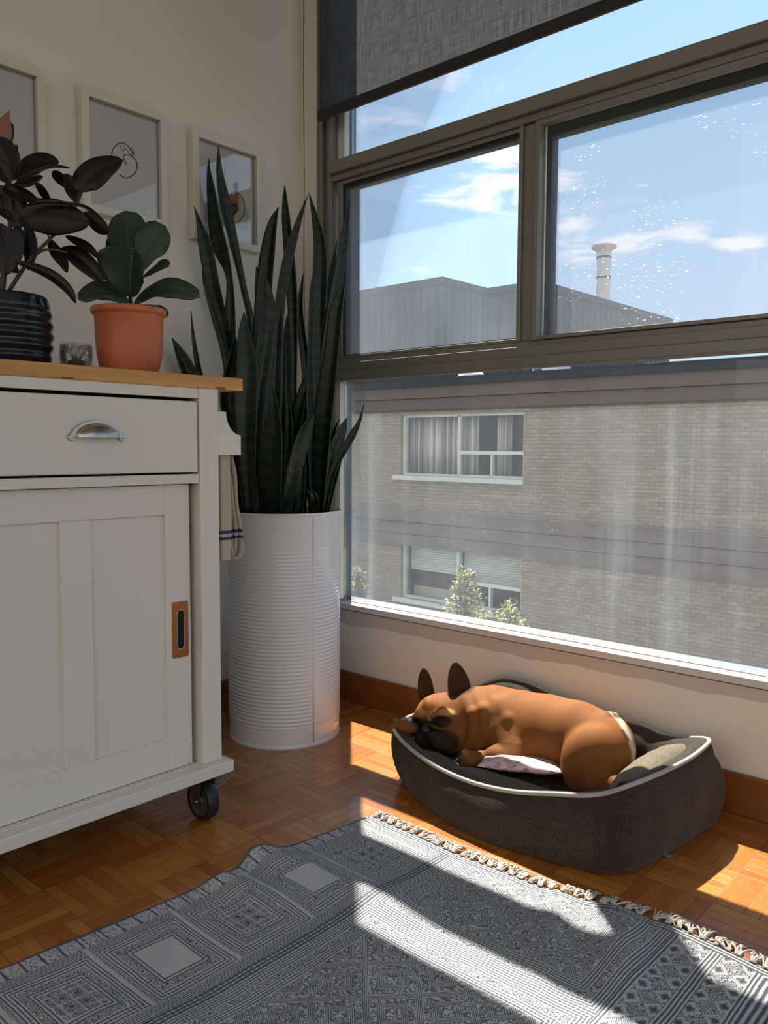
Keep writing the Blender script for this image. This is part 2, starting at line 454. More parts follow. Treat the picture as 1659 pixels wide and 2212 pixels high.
def holes_wall(x0, x1, z0, z1, holes, y):
    """facade sheet with rectangular openings and reveals"""
    xs = sorted({x0, x1} | {h[0] for h in holes} | {h[1] for h in holes}); zs = sorted({z0, z1} | {h[2] for h in holes} | {h[3] for h in holes})
    g = G()
    for i in range(len(xs) - 1):
        for j in range(len(zs) - 1):
            cx = (xs[i] + xs[i + 1]) / 2; cz = (zs[j] + zs[j + 1]) / 2
            if any(h[0] < cx < h[1] and h[2] < cz < h[3] for h in holes): continue
            g.box(xs[i], xs[i + 1], y, y + .25, zs[j], zs[j + 1])
    return g
w1 = [at(866, 893, 1, YF), at(1130, 1036, 1, YF)]; w2 = [at(866, 1162, 1, YF), at(1124, 1332, 1, YF)]
H1 = (w1[0].x, w1[1].x, w1[1].z, w1[0].z); H2 = (w2[0].x, w2[1].x, w2[1].z, w2[0].z)
H1 = (H1[0], H1[1], H1[2], at(1130, 888, 1, YF).z)
bm_ = brick()
holes_wall(-15, 4.5, -6.5, zfas, [H1, H2], YF).box(-15, 4.5, YF + 1.6, YF + 7, -6.5, zfas).build('brick_wall', bm_, ab)
mauve = simple('mauve concrete', hexc('#6c605e'), .85, var=.12, scale=1.5)
mauve2 = simple('grey mauve coping', hexc('#7c6c6b'), .85, var=.1, scale=2)
h = (zdark - zfas); zb = zfas
g = G(); g.box(-15.05, 4.55, YF - .05, YF + 7, zb, zb + h * .48); g.box(-15.05, 4.55, YF - .08, YF + 7, zb + h * .50, zdark); g.box(-15, 4.5, YF, YF + 7, zb, zdark - .01)
g.build('fascia', mauve, ab)
h = bt - bb
g = G(); g.box(-15.05, 4.55, YF - .05, YF - .001, bb, bb + h * .34); g.box(-15.05, 4.55, YF - .07, YF - .001, bb + h * .36, bb + h * .68); g.box(-15.05, 4.55, YF - .09, YF - .001, bb + h * .70, bt)
g.build('belt_course', mauve, ab)
g = G(); g.box(-15.1, 4.6, YF - .12, YF + 7.05, zdark, zroof); g.build('roof_edge', simple('dark slate flashing', hexc('#2e3440'), .6, .3), ab)
def facade_window(Hh, kind):
    x0, x1, z0, z1 = Hh; wd = x1 - x0; hh = z1 - z0
    xm = x0 + wd * .475
    zt_ = z0 + hh * .36
    g = G(); t = .045; y0, y1 = YF + .06, YF + .14
    ring(g, x0, x1, z0, z1, y0, y1, t, t, t * .8, t)
    g.box(xm, xm + t, y0, y1, z0 + .03, z1 - .03); g.box(xm + t, x1 - t, y0, y1, zt_, zt_ + .05)
    g.box((xm + t + x1 - t) / 2, (xm + t + x1 - t) / 2 + .03, y0, y1, z0 + .03, zt_)
    w = g.build('window', simple('pale green window frame', hexc('#c4ccc4'), .5), ab)
    G().box(x0 - .12, x1 + .02, YF - .07, YF + .08, z0 - .07, z0 - .002).build('window_ledge', simple('pale ledge', hexc('#bcc8cc'), .5), w)
    gm, nt, b = mat('facade glass'); b.inputs['Base Color'].default_value = (.02, .025, .03, 1); b.inputs['Roughness'].default_value = .03
    b.inputs['Alpha'].default_value = .14; b.inputs['Specular IOR Level'].default_value = .9
    G().box(x0 + .02, x1 - .02, YF + .10, YF + .106, z0 + .02, z1 - .02).build('pane', gm, w)
    if kind == 0:
        cm, nt, b = mat('striped curtain'); X.nt = nt; v, x, y, z = coords(nt)
        s = nz(nt, vec(nt, x * 16, 0.0, 0.0), 1.0, 3, .7)
        c = colmix(nt, step(s, .44, .56), hexc('#a099a2'), hexc('#f4f2f0')); lk(nt, c, b.inputs['Base Color']); b.inputs['Roughness'].default_value = .9
        for a, e in ((x0 + .03, xm + .3), (xm + .62, xm + .88)):
            n = 60; vs = []; fs = []
            for i in range(n + 1):
                xx = a + (e - a) * i / n; yy = YF + .20 + .035 * math.sin(i * 1.25)
                vs += [(xx, yy, z0 + .03), (xx, yy, z1 - .02)]
            fs = [(2 * i, 2 * i + 2, 2 * i + 3, 2 * i + 1) for i in range(n)]
            o = obj('curtain', vs, fs, cm, w, smooth=True); o.modifiers.new('t', 'SOLIDIFY').thickness = .004
    else:
        bm2, nt, b = mat('slatted blind'); X.nt = nt; v, x, y, z = coords(nt)
        c = colmix(nt, step(fabs(ffrac(z * 26) - .5), .25, .4), hexc('#e6eff2'), hexc('#b5c3ca')); lk(nt, c, b.inputs['Base Color'])
        zb_ = z0 + hh * .46
        G().box(x0 + .05, xm, YF + .2, YF + .21, zb_, z1 - .03).build('blind', bm2, w)
        G().box(xm + t, x1 - .05, YF + .2, YF + .21, zt_ + .04, z1 - .03).build('blind', bm2, w)
        G().box(x0 + .03, xm, YF + .35, YF + .4, z0 + hh * .12, zb_ + .05).build('curtain', simple('plum curtain', hexc('#6b4a4c'), .9), w)
        G().box(x0 + .03, xm, YF + .30, YF + .34, z0, z0 + hh * .17).build('inner_ledge', simple('cream ledge', hexc('#d9d6bd'), .9), w)
facade_window(H1, 0); facade_window(H2, 1)
G().box(H1[0] - 1, H1[1] + 1, YF + 1.5, YF + 1.58, -6, zfas).build('room_back', simple('dim room wall', hexc('#4d4640'), .9), ab)
# roof-top plant rooms
def corrug():
    m, nt, b = mat('corrugated metal cladding'); X.nt = nt; v, x, y, z = coords(nt)
    w = fabs(ffrac((x + y) * 4.2) - .5) * 2
    c = colmix(nt, step(w, .3, .6), hexc('#2a3344'), hexc('#384354')); lk(nt, c, b.inputs['Base Color']); b.inputs['Roughness'].default_value = .5; b.inputs['Metallic'].default_value = .3
    bump(nt, b, w, .6, .03); return m
cg = corrug()
capm = simple('dark roof trim', hexc('#2f3848'), .6)
pA = at(955, 598, 1, 13.0); pB = at(1166, 606, 1, 11.0); pBl = at(1062, 623, 1, 11.0)
pBe = at(1449, 690, 0, pB.x)
ph = empty('roof_plant_room', (pB.x, 11, zroof), 'dark corrugated metal plant room on the roof nearest the chimney', 'rooftop shed')
G().box(pBl.x, pB.x, 11.0, pBe.y, zroof, pB.z - .12).build('cladding', cg, ph)
G().box(pBl.x - .04, pB.x + .04, 10.96, pBe.y + .04, pB.z - .12, pB.z).build('roof_trim', capm, ph)
ph2 = empty('roof_plant_room', (pA.x, 13, zroof), 'large dark metal plant room on the roof seen through the left pane', 'rooftop shed')
G().box(-16, pA.x, 13.0, 22, zroof, pA.z - .15).build('cladding', cg, ph2)
G().box(-16.05, pA.x + .04, 12.96, 22.04, pA.z - .15, pA.z).build('roof_trim', capm, ph2)
yc = 19.0
c0 = at(1302, 640, 1, yc); c1 = at(1302, 533, 1, yc); rr = (at(1319, 600, 1, yc).x - at(1284, 600, 1, yc).x) / 2 * .80
ch = empty('chimney', (c0.x, yc, zroof), 'tall pale round metal chimney with a flared cap', 'chimney')
cm_ = simple('pale chimney metal', hexc('#d4d3d8'), .6, .0, var=.12, scale=1.2)
G().lathe([(rr, 0), (rr, c1.z - zroof - .1), (rr * .98, c1.z - zroof - .08)], (c0.x, yc, zroof), 32).build('flue', cm_, ch, sharp=50)
G().lathe([(rr * 1.02, -.16), (rr * 1.25, -.08), (rr * 1.75, -.05), (rr * 1.75, .01), (rr * 1.1, .02)], (c0.x, yc, c1.z), 32).build('cap', simple('rusty cap', hexc('#c4b6b2'), .7), ch, sharp=50)
for zz in (.35, .75):
    zc = c0.z + (c1.z - c0.z) * zz; G().lathe([(rr * 1.01, 0), (rr * 1.04, .01), (rr * 1.04, .05), (rr * 1.01, .06)], (c0.x, yc, zc), 32).build('band', capm, ch, sharp=50)
q = at(1018, 808, 1, 8.6)
dv = empty('roof_vent', (q.x, 8.6, zroof), 'low white domed vent on the roof edge opposite', 'vent')
G().lathe([(.22, 0), (.22, .05), (.17, .12), (.08, .16), (0.001, .17)], (q.x, 8.6, zroof), 24).build('dome', simple('white dome', hexc('#dfe3e6'), .5), dv, sharp=50)
q = at(1190, 798, 1, 9.2)
ac = empty('rooftop_box', (q.x, 9.2, zroof), 'small white rooftop unit with a blue panel', 'box')
G().box(q.x - .2, q.x + .22, 9.0, 9.4, zroof, zroof + .19).build('housing', simple('white housing', hexc('#dfe3e8'), .5), ac)
G().box(q.x - .17, q.x - .04, 8.99, 9.0, zroof + .05, zroof + .15).build('panel', simple('blue panel', hexc('#33507e'), .5), ac)
q = at(1560, 775, 1, 12.); 
wa = empty('roof_parapet', (q.x, 12, zroof), 'low pale parapet on the far right of the roof opposite', 'parapet')
G().box(pB.x + .2, 4, 12.0 + 3, 12.3 + 3, zroof - .3, at(1640, 768, 1, 15.).z).build('parapet_wall', simple('pale parapet', hexc('#c9d0d8'), .8), wa)
tag(G().box(-40, 40, .2, 40, -6.6, -6.5).build('ground', simple('asphalt and lawn', hexc('#6f7460'), .95, var=.3, scale=.4)), kind='structure')
def cedar(px, py, Y, hgt, spread, label, n, seed):
    rnd = random.Random(seed); top = at(px, py, 1, Y)
    t = empty('cedar_tree', (top.x, Y, -6.5), label, 'tree', None)
    bs = G(); lv = G()
    bs.tube([(top.x, Y, -6.5), (top.x, Y, top.z - hgt * .5), (top.x + .02, Y, top.z - .03)], [.07, .02, .004], 6)
    for i in range(n):
        k = rnd.random() ** .8; zz = top.z - k * hgt; a = rnd.uniform(0, 2 * PI); L = spread * (.15 + k) * rnd.uniform(.5, 1)
        b0 = Vector((top.x, Y, zz)); d = Vector((math.cos(a), math.sin(a), rnd.uniform(.2, .9))).normalized(); e = b0 + d * L - Vector((0, 0, .1 * L))
        if i < n * .25: bs.tube([b0, (b0 + e) / 2 + Vector((0, 0, .02)), e], [.006, .004, .002], 4)
        for j in range(9):
            p = b0.lerp(e, rnd.uniform(.35, 1.05)) + Vector([rnd.gauss(0, .022) for _ in range(3)])
            dd = (d + Vector([rnd.gauss(0, .6) for _ in range(3)])).normalized(); ww = dd.cross(Vector([rnd.gauss(0, 1) for _ in range(3)])).normalized()
            l_, w_ = rnd.uniform(.03, .07), rnd.uniform(.008, .016); nn = dd.cross(ww) * .002
            lv.add([p, p + dd * l_ * .5 + ww * w_, p + dd * l_, p + dd * l_ * .5 - ww * w_, p + nn * 2 + dd * l_ * .5], [(0, 1, 4), (1, 2, 4), (2, 3, 4), (3, 0, 4), (0, 3, 2, 1)])
    bs.build('trunk', simple('brown bark', hexc('#6b5138'), .9), t)
    m, nt, b = mat('cedar sprays'); X.nt = nt; v, x, y, z = coords(nt)
    c = colmix(nt, step(nz(nt, v, 9, 3), .38, .62), hexc('#5f6a3c'), hexc('#b3a568')); lk(nt, c, b.inputs['Base Color']); b.inputs['Roughness'].default_value = .7
    lv.build('foliage', m, t)
cedar(1005, 1238, 5.0, .85, .40, 'olive green cedar top in front of the lower window opposite', 210, 1)
cedar(772, 1232, 5.4, .75, .26, 'leafy bush top beside the left frame of the lower pane', 170, 2)
cedar(1100, 1312, 4.6, .5, .34, 'short cedar sprigs just above the sill right of the taller cedar', 80, 3)
# ================================================================== pictures on the left wall
M['picture_frame'] = simple('white painted frame wood', hexc('#cfc8bd'), .45, var=.04, scale=20)
M['paper'] = simple('white art paper', hexc('#f3f0ea'), .85, var=.02)
M['pic_glass'] = glass_mat('picture glass', 0.0, refl=1.05, tint=(1, 1, 1))
def picture(y0, y1, z0, z1, lab, w=.020, matw=0.0):
    p = empty('picture_frame', (0.0, (y0 + y1) / 2, z0), lab, 'picture', 'white framed pictures in a row on the left wall')
    g = G()
    g.box(.001, .030, y0, y0 + w, z0, z1); g.box(.001, .030, y1 - w, y1, z0, z1); g.box(.001, .030, y0 + w, y1 - w, z0, z0 + w); g.box(.001, .030, y0 + w, y1 - w, z1 - w, z1)
    g.build('frame', M['picture_frame'], p, bevel=.0012)
    G().box(.002, .008, y0 + w - .002, y1 - w + .002, z0 + w - .002, z1 - w + .002).build('print', M['paper'], p)
    G().box(.0145, .0165, y0 + w - .001, y1 - w + .001, z0 + w - .001, z1 - w + .001).build('glass', M['pic_glass'], p)
    return p
def flat(poly_px, x, m, name, parent, th=.0006):
    pts = [at(u, v, 0, x) for u, v in poly_px]
    g = G(); g.prism([(q.y, q.z) for q in pts], 0, x - th, x); return g.build(name, m, parent)
def line(px, x, r, m, name, parent, n=8):
    return G().tube([Vector((x, q.y, q.z)) for q in catmull([at(u, v, 0, x) for u, v in px], n)], r, 5).build(name, m, parent)
C2 = lambda l: [(a * .33755, 280 + b * .33755) for a, b in l]
a = at(176, 181, 0, .03); b = at(361, 250, 0, .03); c = at(358, 493, 0, .03)
Y2 = (a.y, b.y); Z2 = (c.z, (a.z + b.z) / 2)
p2 = picture(Y2[0], Y2[1], Z2[0], Z2[1], 'middle white framed print, a single line drawing on blank paper')
ink = simple('black ink', hexc('#2a2523'), .8)
line(C2([(700, 230), (712, 170), (722, 130), (745, 98), (780, 84), (805, 92), (828, 118), (842, 142), (858, 160)]), .0088, .0011, ink, 'drawn_line', p2)
line(C2([(812, 222), (795, 195), (790, 172), (800, 162), (825, 162), (852, 176), (870, 200), (877, 232), (868, 272), (842, 298), (805, 310), (765, 288)]), .0088, .0013, ink, 'drawn_line', p2)
line(C2([(768, 90), (772, 115), (785, 135), (796, 120), (790, 100)]), .0088, .0007, ink, 'drawn_line', p2)
line(C2([(808, 122), (828, 150), (850, 162), (855, 140), (845, 118), (836, 124), (845, 140)]), .0088, .0008, ink, 'drawn_line', p2)
a = at(417, 275, 0, .03); b = at(566, 325, 0, .03); c = at(562, 546, 0, .03)
p3 = picture(a.y, b.y, c.z, a.z, 'smallest white framed print behind the snake plant, a bowl with an orange shape')
flat([(442, 440), (537, 455), (537, 500), (442, 478)], .0086, simple('pale grey wash', hexc('#c6cbc9'), .85), 'grey_wash', p3)
el = lambda cx, cy, rx, ry, n=28, a0=0, a1=2 * PI: [(cx + rx * math.cos(a0 + (a1 - a0) * i / n), cy + ry * math.sin(a0 + (a1 - a0) * i / n)) for i in range(n + (0 if a1 - a0 > 6 else 1))]
flat(el(508, 448, 22, 34), .0090, simple('dark outline', hexc('#3a3428'), .8), 'bowl_outline', p3)
flat(el(508, 448, 20, 32), .0094, simple('cream bowl', hexc('#cfc49c'), .85), 'bowl', p3)
flat([(486, 432), (512, 438), (517, 452), (505, 468), (492, 470), (484, 455)], .0098, simple('navy ink', hexc('#1d2238'), .8), 'navy_shape', p3)
flat([(488, 418), (505, 420), (512, 426), (516, 440), (500, 438), (488, 434)], .0102, simple('rust orange', hexc('#a04a2e'), .8), 'orange_shape', p3)
flat([(505, 398), (509, 392), (514, 398), (516, 432), (508, 430)], .0104, simple('rust orange arm', hexc('#a8583e'), .8), 'orange_arm', p3)
line([(487, 346), (486, 365), (483, 382)], .0092, .0009, simple('dusty pink line', hexc('#8d6f78'), .8), 'drawn_line', p3)
a = at(97, 152, 0, .03); bt_ = Z2[0] + .0
wd = Y2[1] - Y2[0]
p1 = picture(a.y - wd * 1.0, a.y, a.z - (Z2[1] - Z2[0]), a.z, 'leftmost white framed print with a salmon pink patch, cut by the photo edge')
flat([(-8, 262), (21, 237), (28, 306), (-8, 300)], .0090, simple('salmon pink paper', hexc('#c98870'), .85), 'pink_patch', p1)
flat([(23, 264), (30, 270), (31, 290), (27, 306), (23, 305), (27, 288)], .0094, ink, 'ink_mark', p1)
# ================================================================== kitchen cart
def wood(name, base, dark, sc=1.0, axis=1, rough=.42):
    m, nt, b = mat(name); X.nt = nt; v, x, y, z = coords(nt)
    q = [x * 22 * sc, y * 22 * sc, z * 22 * sc]; q[axis] = (x, y, z)[axis] * 1.3 * sc
    n = nz(nt, vec(nt, *q), 1.6, 5, .6, .5)
    c = colmix(nt, step(n, .35, .7), dark, base); lk(nt, c, b.inputs['Base Color']); b.inputs['Roughness'].default_value = rough
    bump(nt, b, n, .06, .001); return m
M['beech'] = wood('oiled beech', hexc('#cf9c5c'), hexc('#b57f42'))
M['walnut'] = wood('dark walnut inlay', hexc('#7a4a32'), hexc('#5c3524'), 2)
M['cart'] = simple('cream white lacquer', hexc('#d5cfc2'), .42, var=.03, scale=3, bs=.05, bscale=120)
M['steel'] = simple('brushed nickel', hexc('#b0aba4'), .24, 1.0, var=.05)
M['dark_steel'] = simple('zinc bracket', hexc('#77726a'), .4, .85, var=.1)
M['rubber'] = simple('black rubber tyre', hexc('#17181b'), .55)
M['copper'] = simple('copper plate', hexc('#a0683f'), .35, .75, var=.1, scale=30)
M['void'] = simple('dark recess', hexc('#120e0c'), .9)
XF = .595; XB = .035; CY0, CY1 = -1.80, -.782
cart = empty('kitchen_cart', (.32, -1.28, 0), 'cream white wheeled kitchen cart with a beech top, drawer and sliding door', 'kitchen cart')
wt = G().box(XB - .01, XF, CY0 - .05, -.717, .9165, .943).build('worktop', M['beech'], cart, bevel=.0018)
for (u0, u1, v0, v1) in ((130, 160, 813.5, 822), (466, 488, 834.5, 841)):
    p0 = at(u0, v0, 0, XF); p1_ = at(u1, v1, 0, XF); zz1 = p0.z; zz0 = .9172
    ww = (p1_.y - p0.y)
    G().prism([(p0.y, zz1), (p1_.y, zz1), (p1_.y - ww * .12, zz0), (p0.y + ww * .12, zz0)], 0, XF - .002, XF + .0004).build('walnut_inlay', M['walnut'], wt)
PW = .047
for yy in (CY1 - PW, CY0):
    for xx in (XF - PW, XB):
        G().box(xx, xx + PW, yy, yy + PW, .131, .9165).build('post', M['cart'], cart, bevel=.0018)
G().box(XB - .015, .617, CY0 - .02, -.767, .1055, .131).build('base_shelf', M['cart'], cart, bevel=.002)
G().box(XB + .005, XF - .03, CY1 - .012, CY1 - .004, .131, .9165).build('side_panel', M['cart'], cart)
G().box(XB + .005, XF - .03, CY0 + .004, CY0 + .012, .131, .9165).build('side_panel', M['cart'], cart)
G().box(XB, XB + .006, CY0, CY1, .131, .9165).build('back_panel', M['cart'], cart)
G().box(XB + .01, XF - .06, CY0 + .02, CY1 - .02, .19, .73).build('inner_case', M['void'], cart)
G().box(XF - .018, XF - .003, CY0 + PW, CY1 - PW, .896, .9165).build('top_rail', M['cart'], cart, bevel=.001)
G().box(XF - .030, XF - .002, CY0 + PW, CY1 - PW - .001, .7235, .7425).build('middle_rail', M['cart'], cart, bevel=.0015)
G().box(XF - .045, XF - .030, CY0 + PW, CY1 - PW, .72, .90).build('drawer_well', M['void'], cart)
G().prism([(XF - .026, .131), (XF - .020, .131), (XF - .020, .1345), (XF - .026, .1345)], 1, CY0 + PW, CY1 - PW).build('door_track', M['dark_steel'], cart) if False else None
for (xx, h) in ((XF - .022, .0016), (XF - .012, .0016)):
    G().box(xx, xx + .003, CY0 + PW, CY1 - PW, .131, .131 + h).build('door_track', M['cart'], cart)
def cup_pull(yc, zc, w, h, parent):
    """half-dome pull open at the bottom with a flat flange"""
    ob = []
    n, m_ = 28, 10; vs = []; fs = []
    for s_ in (0, 1):
        k = 1.0 - .08 * s_
        for i in range(n + 1):
            a = PI * i / n
            for j in range(m_ + 1):
                e = (PI / 2) * j / m_
                yy = -math.cos(a) * w * .80 * k
                zz = (math.sin(a) ** .9) * h * k * math.cos(e) + 0
                xx = math.sin(e) * .022 * k * (max(0, math.sin(a)) ** .6)
                vs.append((XF - .001 + xx, yc + yy, zc + zz))
    for i in range(n):
        for j in range(m_):
            p = i * (m_ + 1) + j; fs.append((p, p + 1, p + m_ + 2, p + m_ + 1))
            p += (n + 1) * (m_ + 1); fs.append((p, p + m_ + 1, p + m_ + 2, p + 1))
    o = obj('cup_handle', vs, fs, M['steel'], parent, smooth=True)
    pts = []
    for i in range(33):
        a = PI * i / 32; pts.append((-math.cos(a) * w * .93, math.sin(a) ** 1.1 * (h + .001)))
    outer = [(-math.cos(PI * i / 32) * w, math.sin(PI * i / 32) ** 1.25 * (h + .0045)) for i in range(33)]
    g = G()
    for i in range(32):
        q = [outer[i], outer[i + 1], (pts[i + 1][0] * .86, pts[i + 1][1] * .93), (pts[i][0] * .86, pts[i][1] * .93)]
        g.prism([(yc + a_, zc + b_) for a_, b_ in q], 0, XF - .0015, XF + .003)
    g.build('flange', M['steel'], o)
    for s_ in (-1, 1):
        G().lathe([(0, 0), (.0062, 0), (.0068, .002), (.0055, .0042), (0, .0044)], (XF - .001, yc + s_ * w * .93, zc - .001), 16, axis=0).build('screw_boss', M['steel'], o, sharp=40)
        G().box(XF + .0035, XF + .0037, yc + s_ * w * .93 - .0035, yc + s_ * w * .93 + .0035, zc - .0018, zc - .0008).build('screw_slot', M['void'], o)
    return o
for (y0, y1) in ((-1.276, -.8325), (-1.746, -1.302)):
    d = G().box(XF - .022, XF - .0015, y0, y1, .7465, .8895).build('drawer', M['cart'], cart, bevel=.003)
    cup_pull((y0 + y1) / 2, .8145, .0535, .026, d)
XD = .5745
def door(y0, y1, xf, pull):
    z0, z1 = .1335, .7215
    t = .020
    g = G(); sr = .0575; tb = .060
    pan = xf - .0075
    g.box(xf - t, xf, y1 - sr, y1, z0, z1); g.box(xf - t, xf, y0, y0 + sr, z0, z1)
    g.box(xf - t, xf - .0004, y0 + sr, y1 - sr, z1 - tb, z1); g.box(xf - t, xf - .0004, y0 + sr, y1 - sr, z0, z0 + .068)
    ym = (y0 + y1) / 2; g.box(xf - t, xf - .0002, ym - .030, ym + .030, z0 + .068, z1 - tb)
    o = g.build('sliding_door', M['cart'], cart, bevel=.0012)
    G().box(xf - t + .002, pan, y0 + sr - .005, y1 - sr + .005, z0 + .05, z1 - .05).build('door_panel', M['cart'], o)
    if pull:
        pa, pb_ = at(371, 1302, 0, xf), at(407, 1416, 0, xf)
        yc = (pa.y + pb_.y) / 2; zc = (pa.z + pb_.z) / 2; w = (pb_.y - pa.y) / 2; h = (pa.z - pb_.z) / 2
        nn = 16
        def rr(w, h, r):
            out = []
            for q, (sx, sz) in enumerate(((1, 1), (-1, 1), (-1, -1), (1, -1))):
                for i in range(nn + 1):
                    a = PI / 2 * q + PI / 2 * i / nn; out.append((sx * (w - r) + r * math.cos(a), sz * (h - r) + r * math.sin(a)))
            return out
        A = rr(w, h, .004); B = rr(w * .44, h * .70, w * .435); vs = []; fs = []
        n = len(A)
        for (L, dx) in ((A, 0), (A, .0016), (B, .0016), (B, -.012)):
            vs += [(xf + dx, yc + p, zc + q) for p, q in L]
        for k in range(3):
            fs += [(k * n + i, k * n + (i + 1) % n, (k + 1) * n + (i + 1) % n, (k + 1) * n + i) for i in range(n)]
        hp = obj('recessed_pull', vs, fs, M['copper'], o, sharp=35)
        hp['label'] = 'copper flush pull'
        G().tube([(xf + .0015, yc + p, zc + q) for p, q in B], .0012, 6, closed=True).build('slot_rim', M['steel'], hp, smooth=True)
        G().prism([(yc + p, zc + q) for p, q in B], 0, xf + .0002, xf + .0006).build('slot', M['void'], hp)
door(at(0, 1400, 0, XD).y - .105, at(411.5, 1300, 0, XD).y, XD, True)
door(-1.752, -1.28, XD - .023, False)
# towel rail
br = at(521, 960, 0, XF); zb0 = at(521, 983, 0, XF).z; zt0 = at(480, 889, 0, XF).z; zc0 = at(521, 940, 0, XF).z; ymid = at(489, 889, 0, XF).y
prof = [(CY1, zb0), (br.y, zb0), (br.y, zc0)] + [(br.y + (ymid - br.y) * math.sin(PI / 2 * k / 8), zt0 - (zt0 - zc0) * math.cos(PI / 2 * k / 8)) for k in range(1, 8)] + [(ymid, zt0), (CY1, zt0)]
tr_ = G().prism(prof, 0, XF - .022, XF - .0005).build('rail_bracket', M['cart'], cart, bevel=.0012)
G().prism(prof, 0, XB + .02, XB + .042).build('rail_bracket', M['cart'], cart, bevel=.0012)
yr = (br.y + CY1) / 2 + .004
G().tube([(XB + .03, yr, zb0 + .022), (XF - .012, yr, zb0 + .022)], .010, 16).build('towel_rail', M['cart'], cart, smooth=True)
# casters
def caster(x, y, brake=True):
    c = G().box(x - .032, x + .032, y - .030, y + .030, .1015, .1055).build('caster', M['dark_steel'], cart, bevel=.001)
    r = .0425; cy = y
    tyre = [(r - .009, -.013), (r - .003, -.0135), (r, -.010), (r + .0005, 0), (r, .010), (r - .003, .0135), (r - .009, .013)]
    g = G(); g.lathe(tyre, (x, cy, r + .0005), 48, closed=True, axis=1); w = g.build('wheel', M['rubber'], c, sharp=50)
    hub = [(0, -.0105), (.008, -.011), (.010, -.007), (.024, -.006), (.028, -.010), (r - .0085, -.0115), (r - .0085, .0115), (.028, .010), (.024, .006), (.010, .007), (.008, .011), (0, .0105)]
    G().lathe(hub, (x, cy, r + .0005), 40, axis=1).build('hub', simple('grey hub', hexc('#4b463f'), .5, .2), w, sharp=40)
    g = G()
    for s_ in (-1, 1):
        yy = cy + s_ * .0185
        g.prism([(x - .026, .1015), (x + .022, .1015), (x + .016, .075), (x + .009, r - .006), (x + .004, r - .013), (x - .004, r - .013), (x - .009, r - .006), (x - .020, .072)], 1, yy - .0011, yy + .0011)
    g.box(x - .026, x + .022, cy - .0185, cy + .0185, .0985, .1012)
    f = g.build('fork', M['dark_steel'], c, bevel=.0006)
    G().lathe([(0, -.0235), (.005, -.0235), (.0055, -.0205), (.0055, .0205), (.005, .0235), (0, .0235)], (x, cy, r + .0005), 12, axis=1).build('axle_bolt', M['steel'], f, sharp=40)
    if brake:
        n = 10; g = G(); pts = [(cy + .020 + .052 * (k / n), .066 + .020 * (k / n) ** 1.4) for k in range(n + 1)]
        for k in range(n):
            (a0, b0), (a1, b1) = pts[k], pts[k + 1]; ww = .009 * (1 + .3 * math.sin(PI * k / n))
            g.add([(x + .012 - ww, a0, b0), (x + .012 + ww, a0, b0), (x + .012 + ww, a1, b1), (x + .012 - ww, a1, b1), (x + .012 - ww, a0, b0 + .0015), (x + .012 + ww, a0, b0 + .0015), (x + .012 + ww, a1, b1 + .0015), (x + .012 - ww, a1, b1 + .0015)],
                  [(0, 1, 2, 3), (7, 6, 5, 4), (0, 4, 5, 1), (2, 6, 7, 3), (1, 5, 6, 2), (0, 3, 7, 4)])
        g = G(); g.prism([(a_, b_) for a_, b_ in pts] + [(a_, b_ + .003) for a_, b_ in pts[::-1]], 0, x + .004, x + .020); g.build('brake_lever', M['steel'], c)
for x_, y_ in ((.567, -.812), (.10, -.812), (.567, -1.74), (.10, -1.74)): caster(x_, y_)
# tea towel hanging on the rail
def towel_mat():
    m, nt, b = mat('striped linen towel'); X.nt = nt; v, x, y, z = coords(nt)
    lin = nz(nt, vec(nt, x * 140, y * 140, z * 9), 1.0, 2)
    c = colmix(nt, lin, hexc('#a3927f'), hexc('#c4b5a3'))
    s = fmax(step(.0040 - fabs(z - TS1), 0, .0008), step(.0036 - fabs(z - TS2), 0, .0008))
    c = colmix(nt, s, c, hexc('#35365a'))
    lk(nt, c, b.inputs['Base Color']); b.inputs['Roughness'].default_value = .9
    bump(nt, b, lin, .25, .001); return m
zl = lambda v_: at(490, v_, 0, .57).z
zbt = zl(1212); TS1, TS2 = zl(1149) - zbt, zl(1163) - zbt; zrod = zb0 + .022
tm = towel_mat()
tw = empty('tea_towel', (.46, yr, zbt), 'cream linen tea towel with navy stripes hanging from the cart side rail', 'towel')
def strand(path, x0, x1, th, name, seed, amp=.002):
    P = catmull(path, 10); n = len(P); nx = 12; vs = []; fs = []
    for i, p in enumerate(P):
        for k in range(nx + 1):
            xx = x0 + (x1 - x0) * k / nx
            w = amp * math.sin(k * .9 + i * .12 + seed) * min(1, abs(i - 8) / 8)
            vs.append((xx + .0015 * math.sin(i * .5 + seed), p.x + w, p.y))
    fs = [(i * (nx + 1) + k, i * (nx + 1) + k + 1, (i + 1) * (nx + 1) + k + 1, (i + 1) * (nx + 1) + k) for i in range(n - 1) for k in range(nx)]
    o = obj(name, vs, fs, tm, tw, smooth=True); s_ = o.modifiers.new('t', 'SOLIDIFY'); s_.thickness = th; s_.offset = 0; return o
yy = lambda u_: at(u_, 1100, 0, .57).y
H_ = zrod + .0125
strand([(yr - .013, zrod - .02), (yr - .0125, zrod), (yr, H_), (yr + .0125, zrod), (yy(505) + .004, zl(1020)), (yy(517), zl(1110)), (yy(526), zl(1175)), (yy(521), zl(1203)), (yy(508), zbt + .003), (yy(501), zl(1195)), (yy(497), zl(1150)), (yy(497), zl(1010)), (yr - .009, zrod - .014)], .36, .572, .0022, 'outer_fold', 0)
strand([(yr + .006, zrod - .016), (yy(500), zl(1030)), (yy(509), zl(1110)), (yy(514), zl(1170)), (yy(508), zl(1200)), (yy(503), zl(1180)), (yy(500), zl(1100)), (yr - .004, zrod - .016)], .365, .568, .002, 'inner_fold', 2, .001)
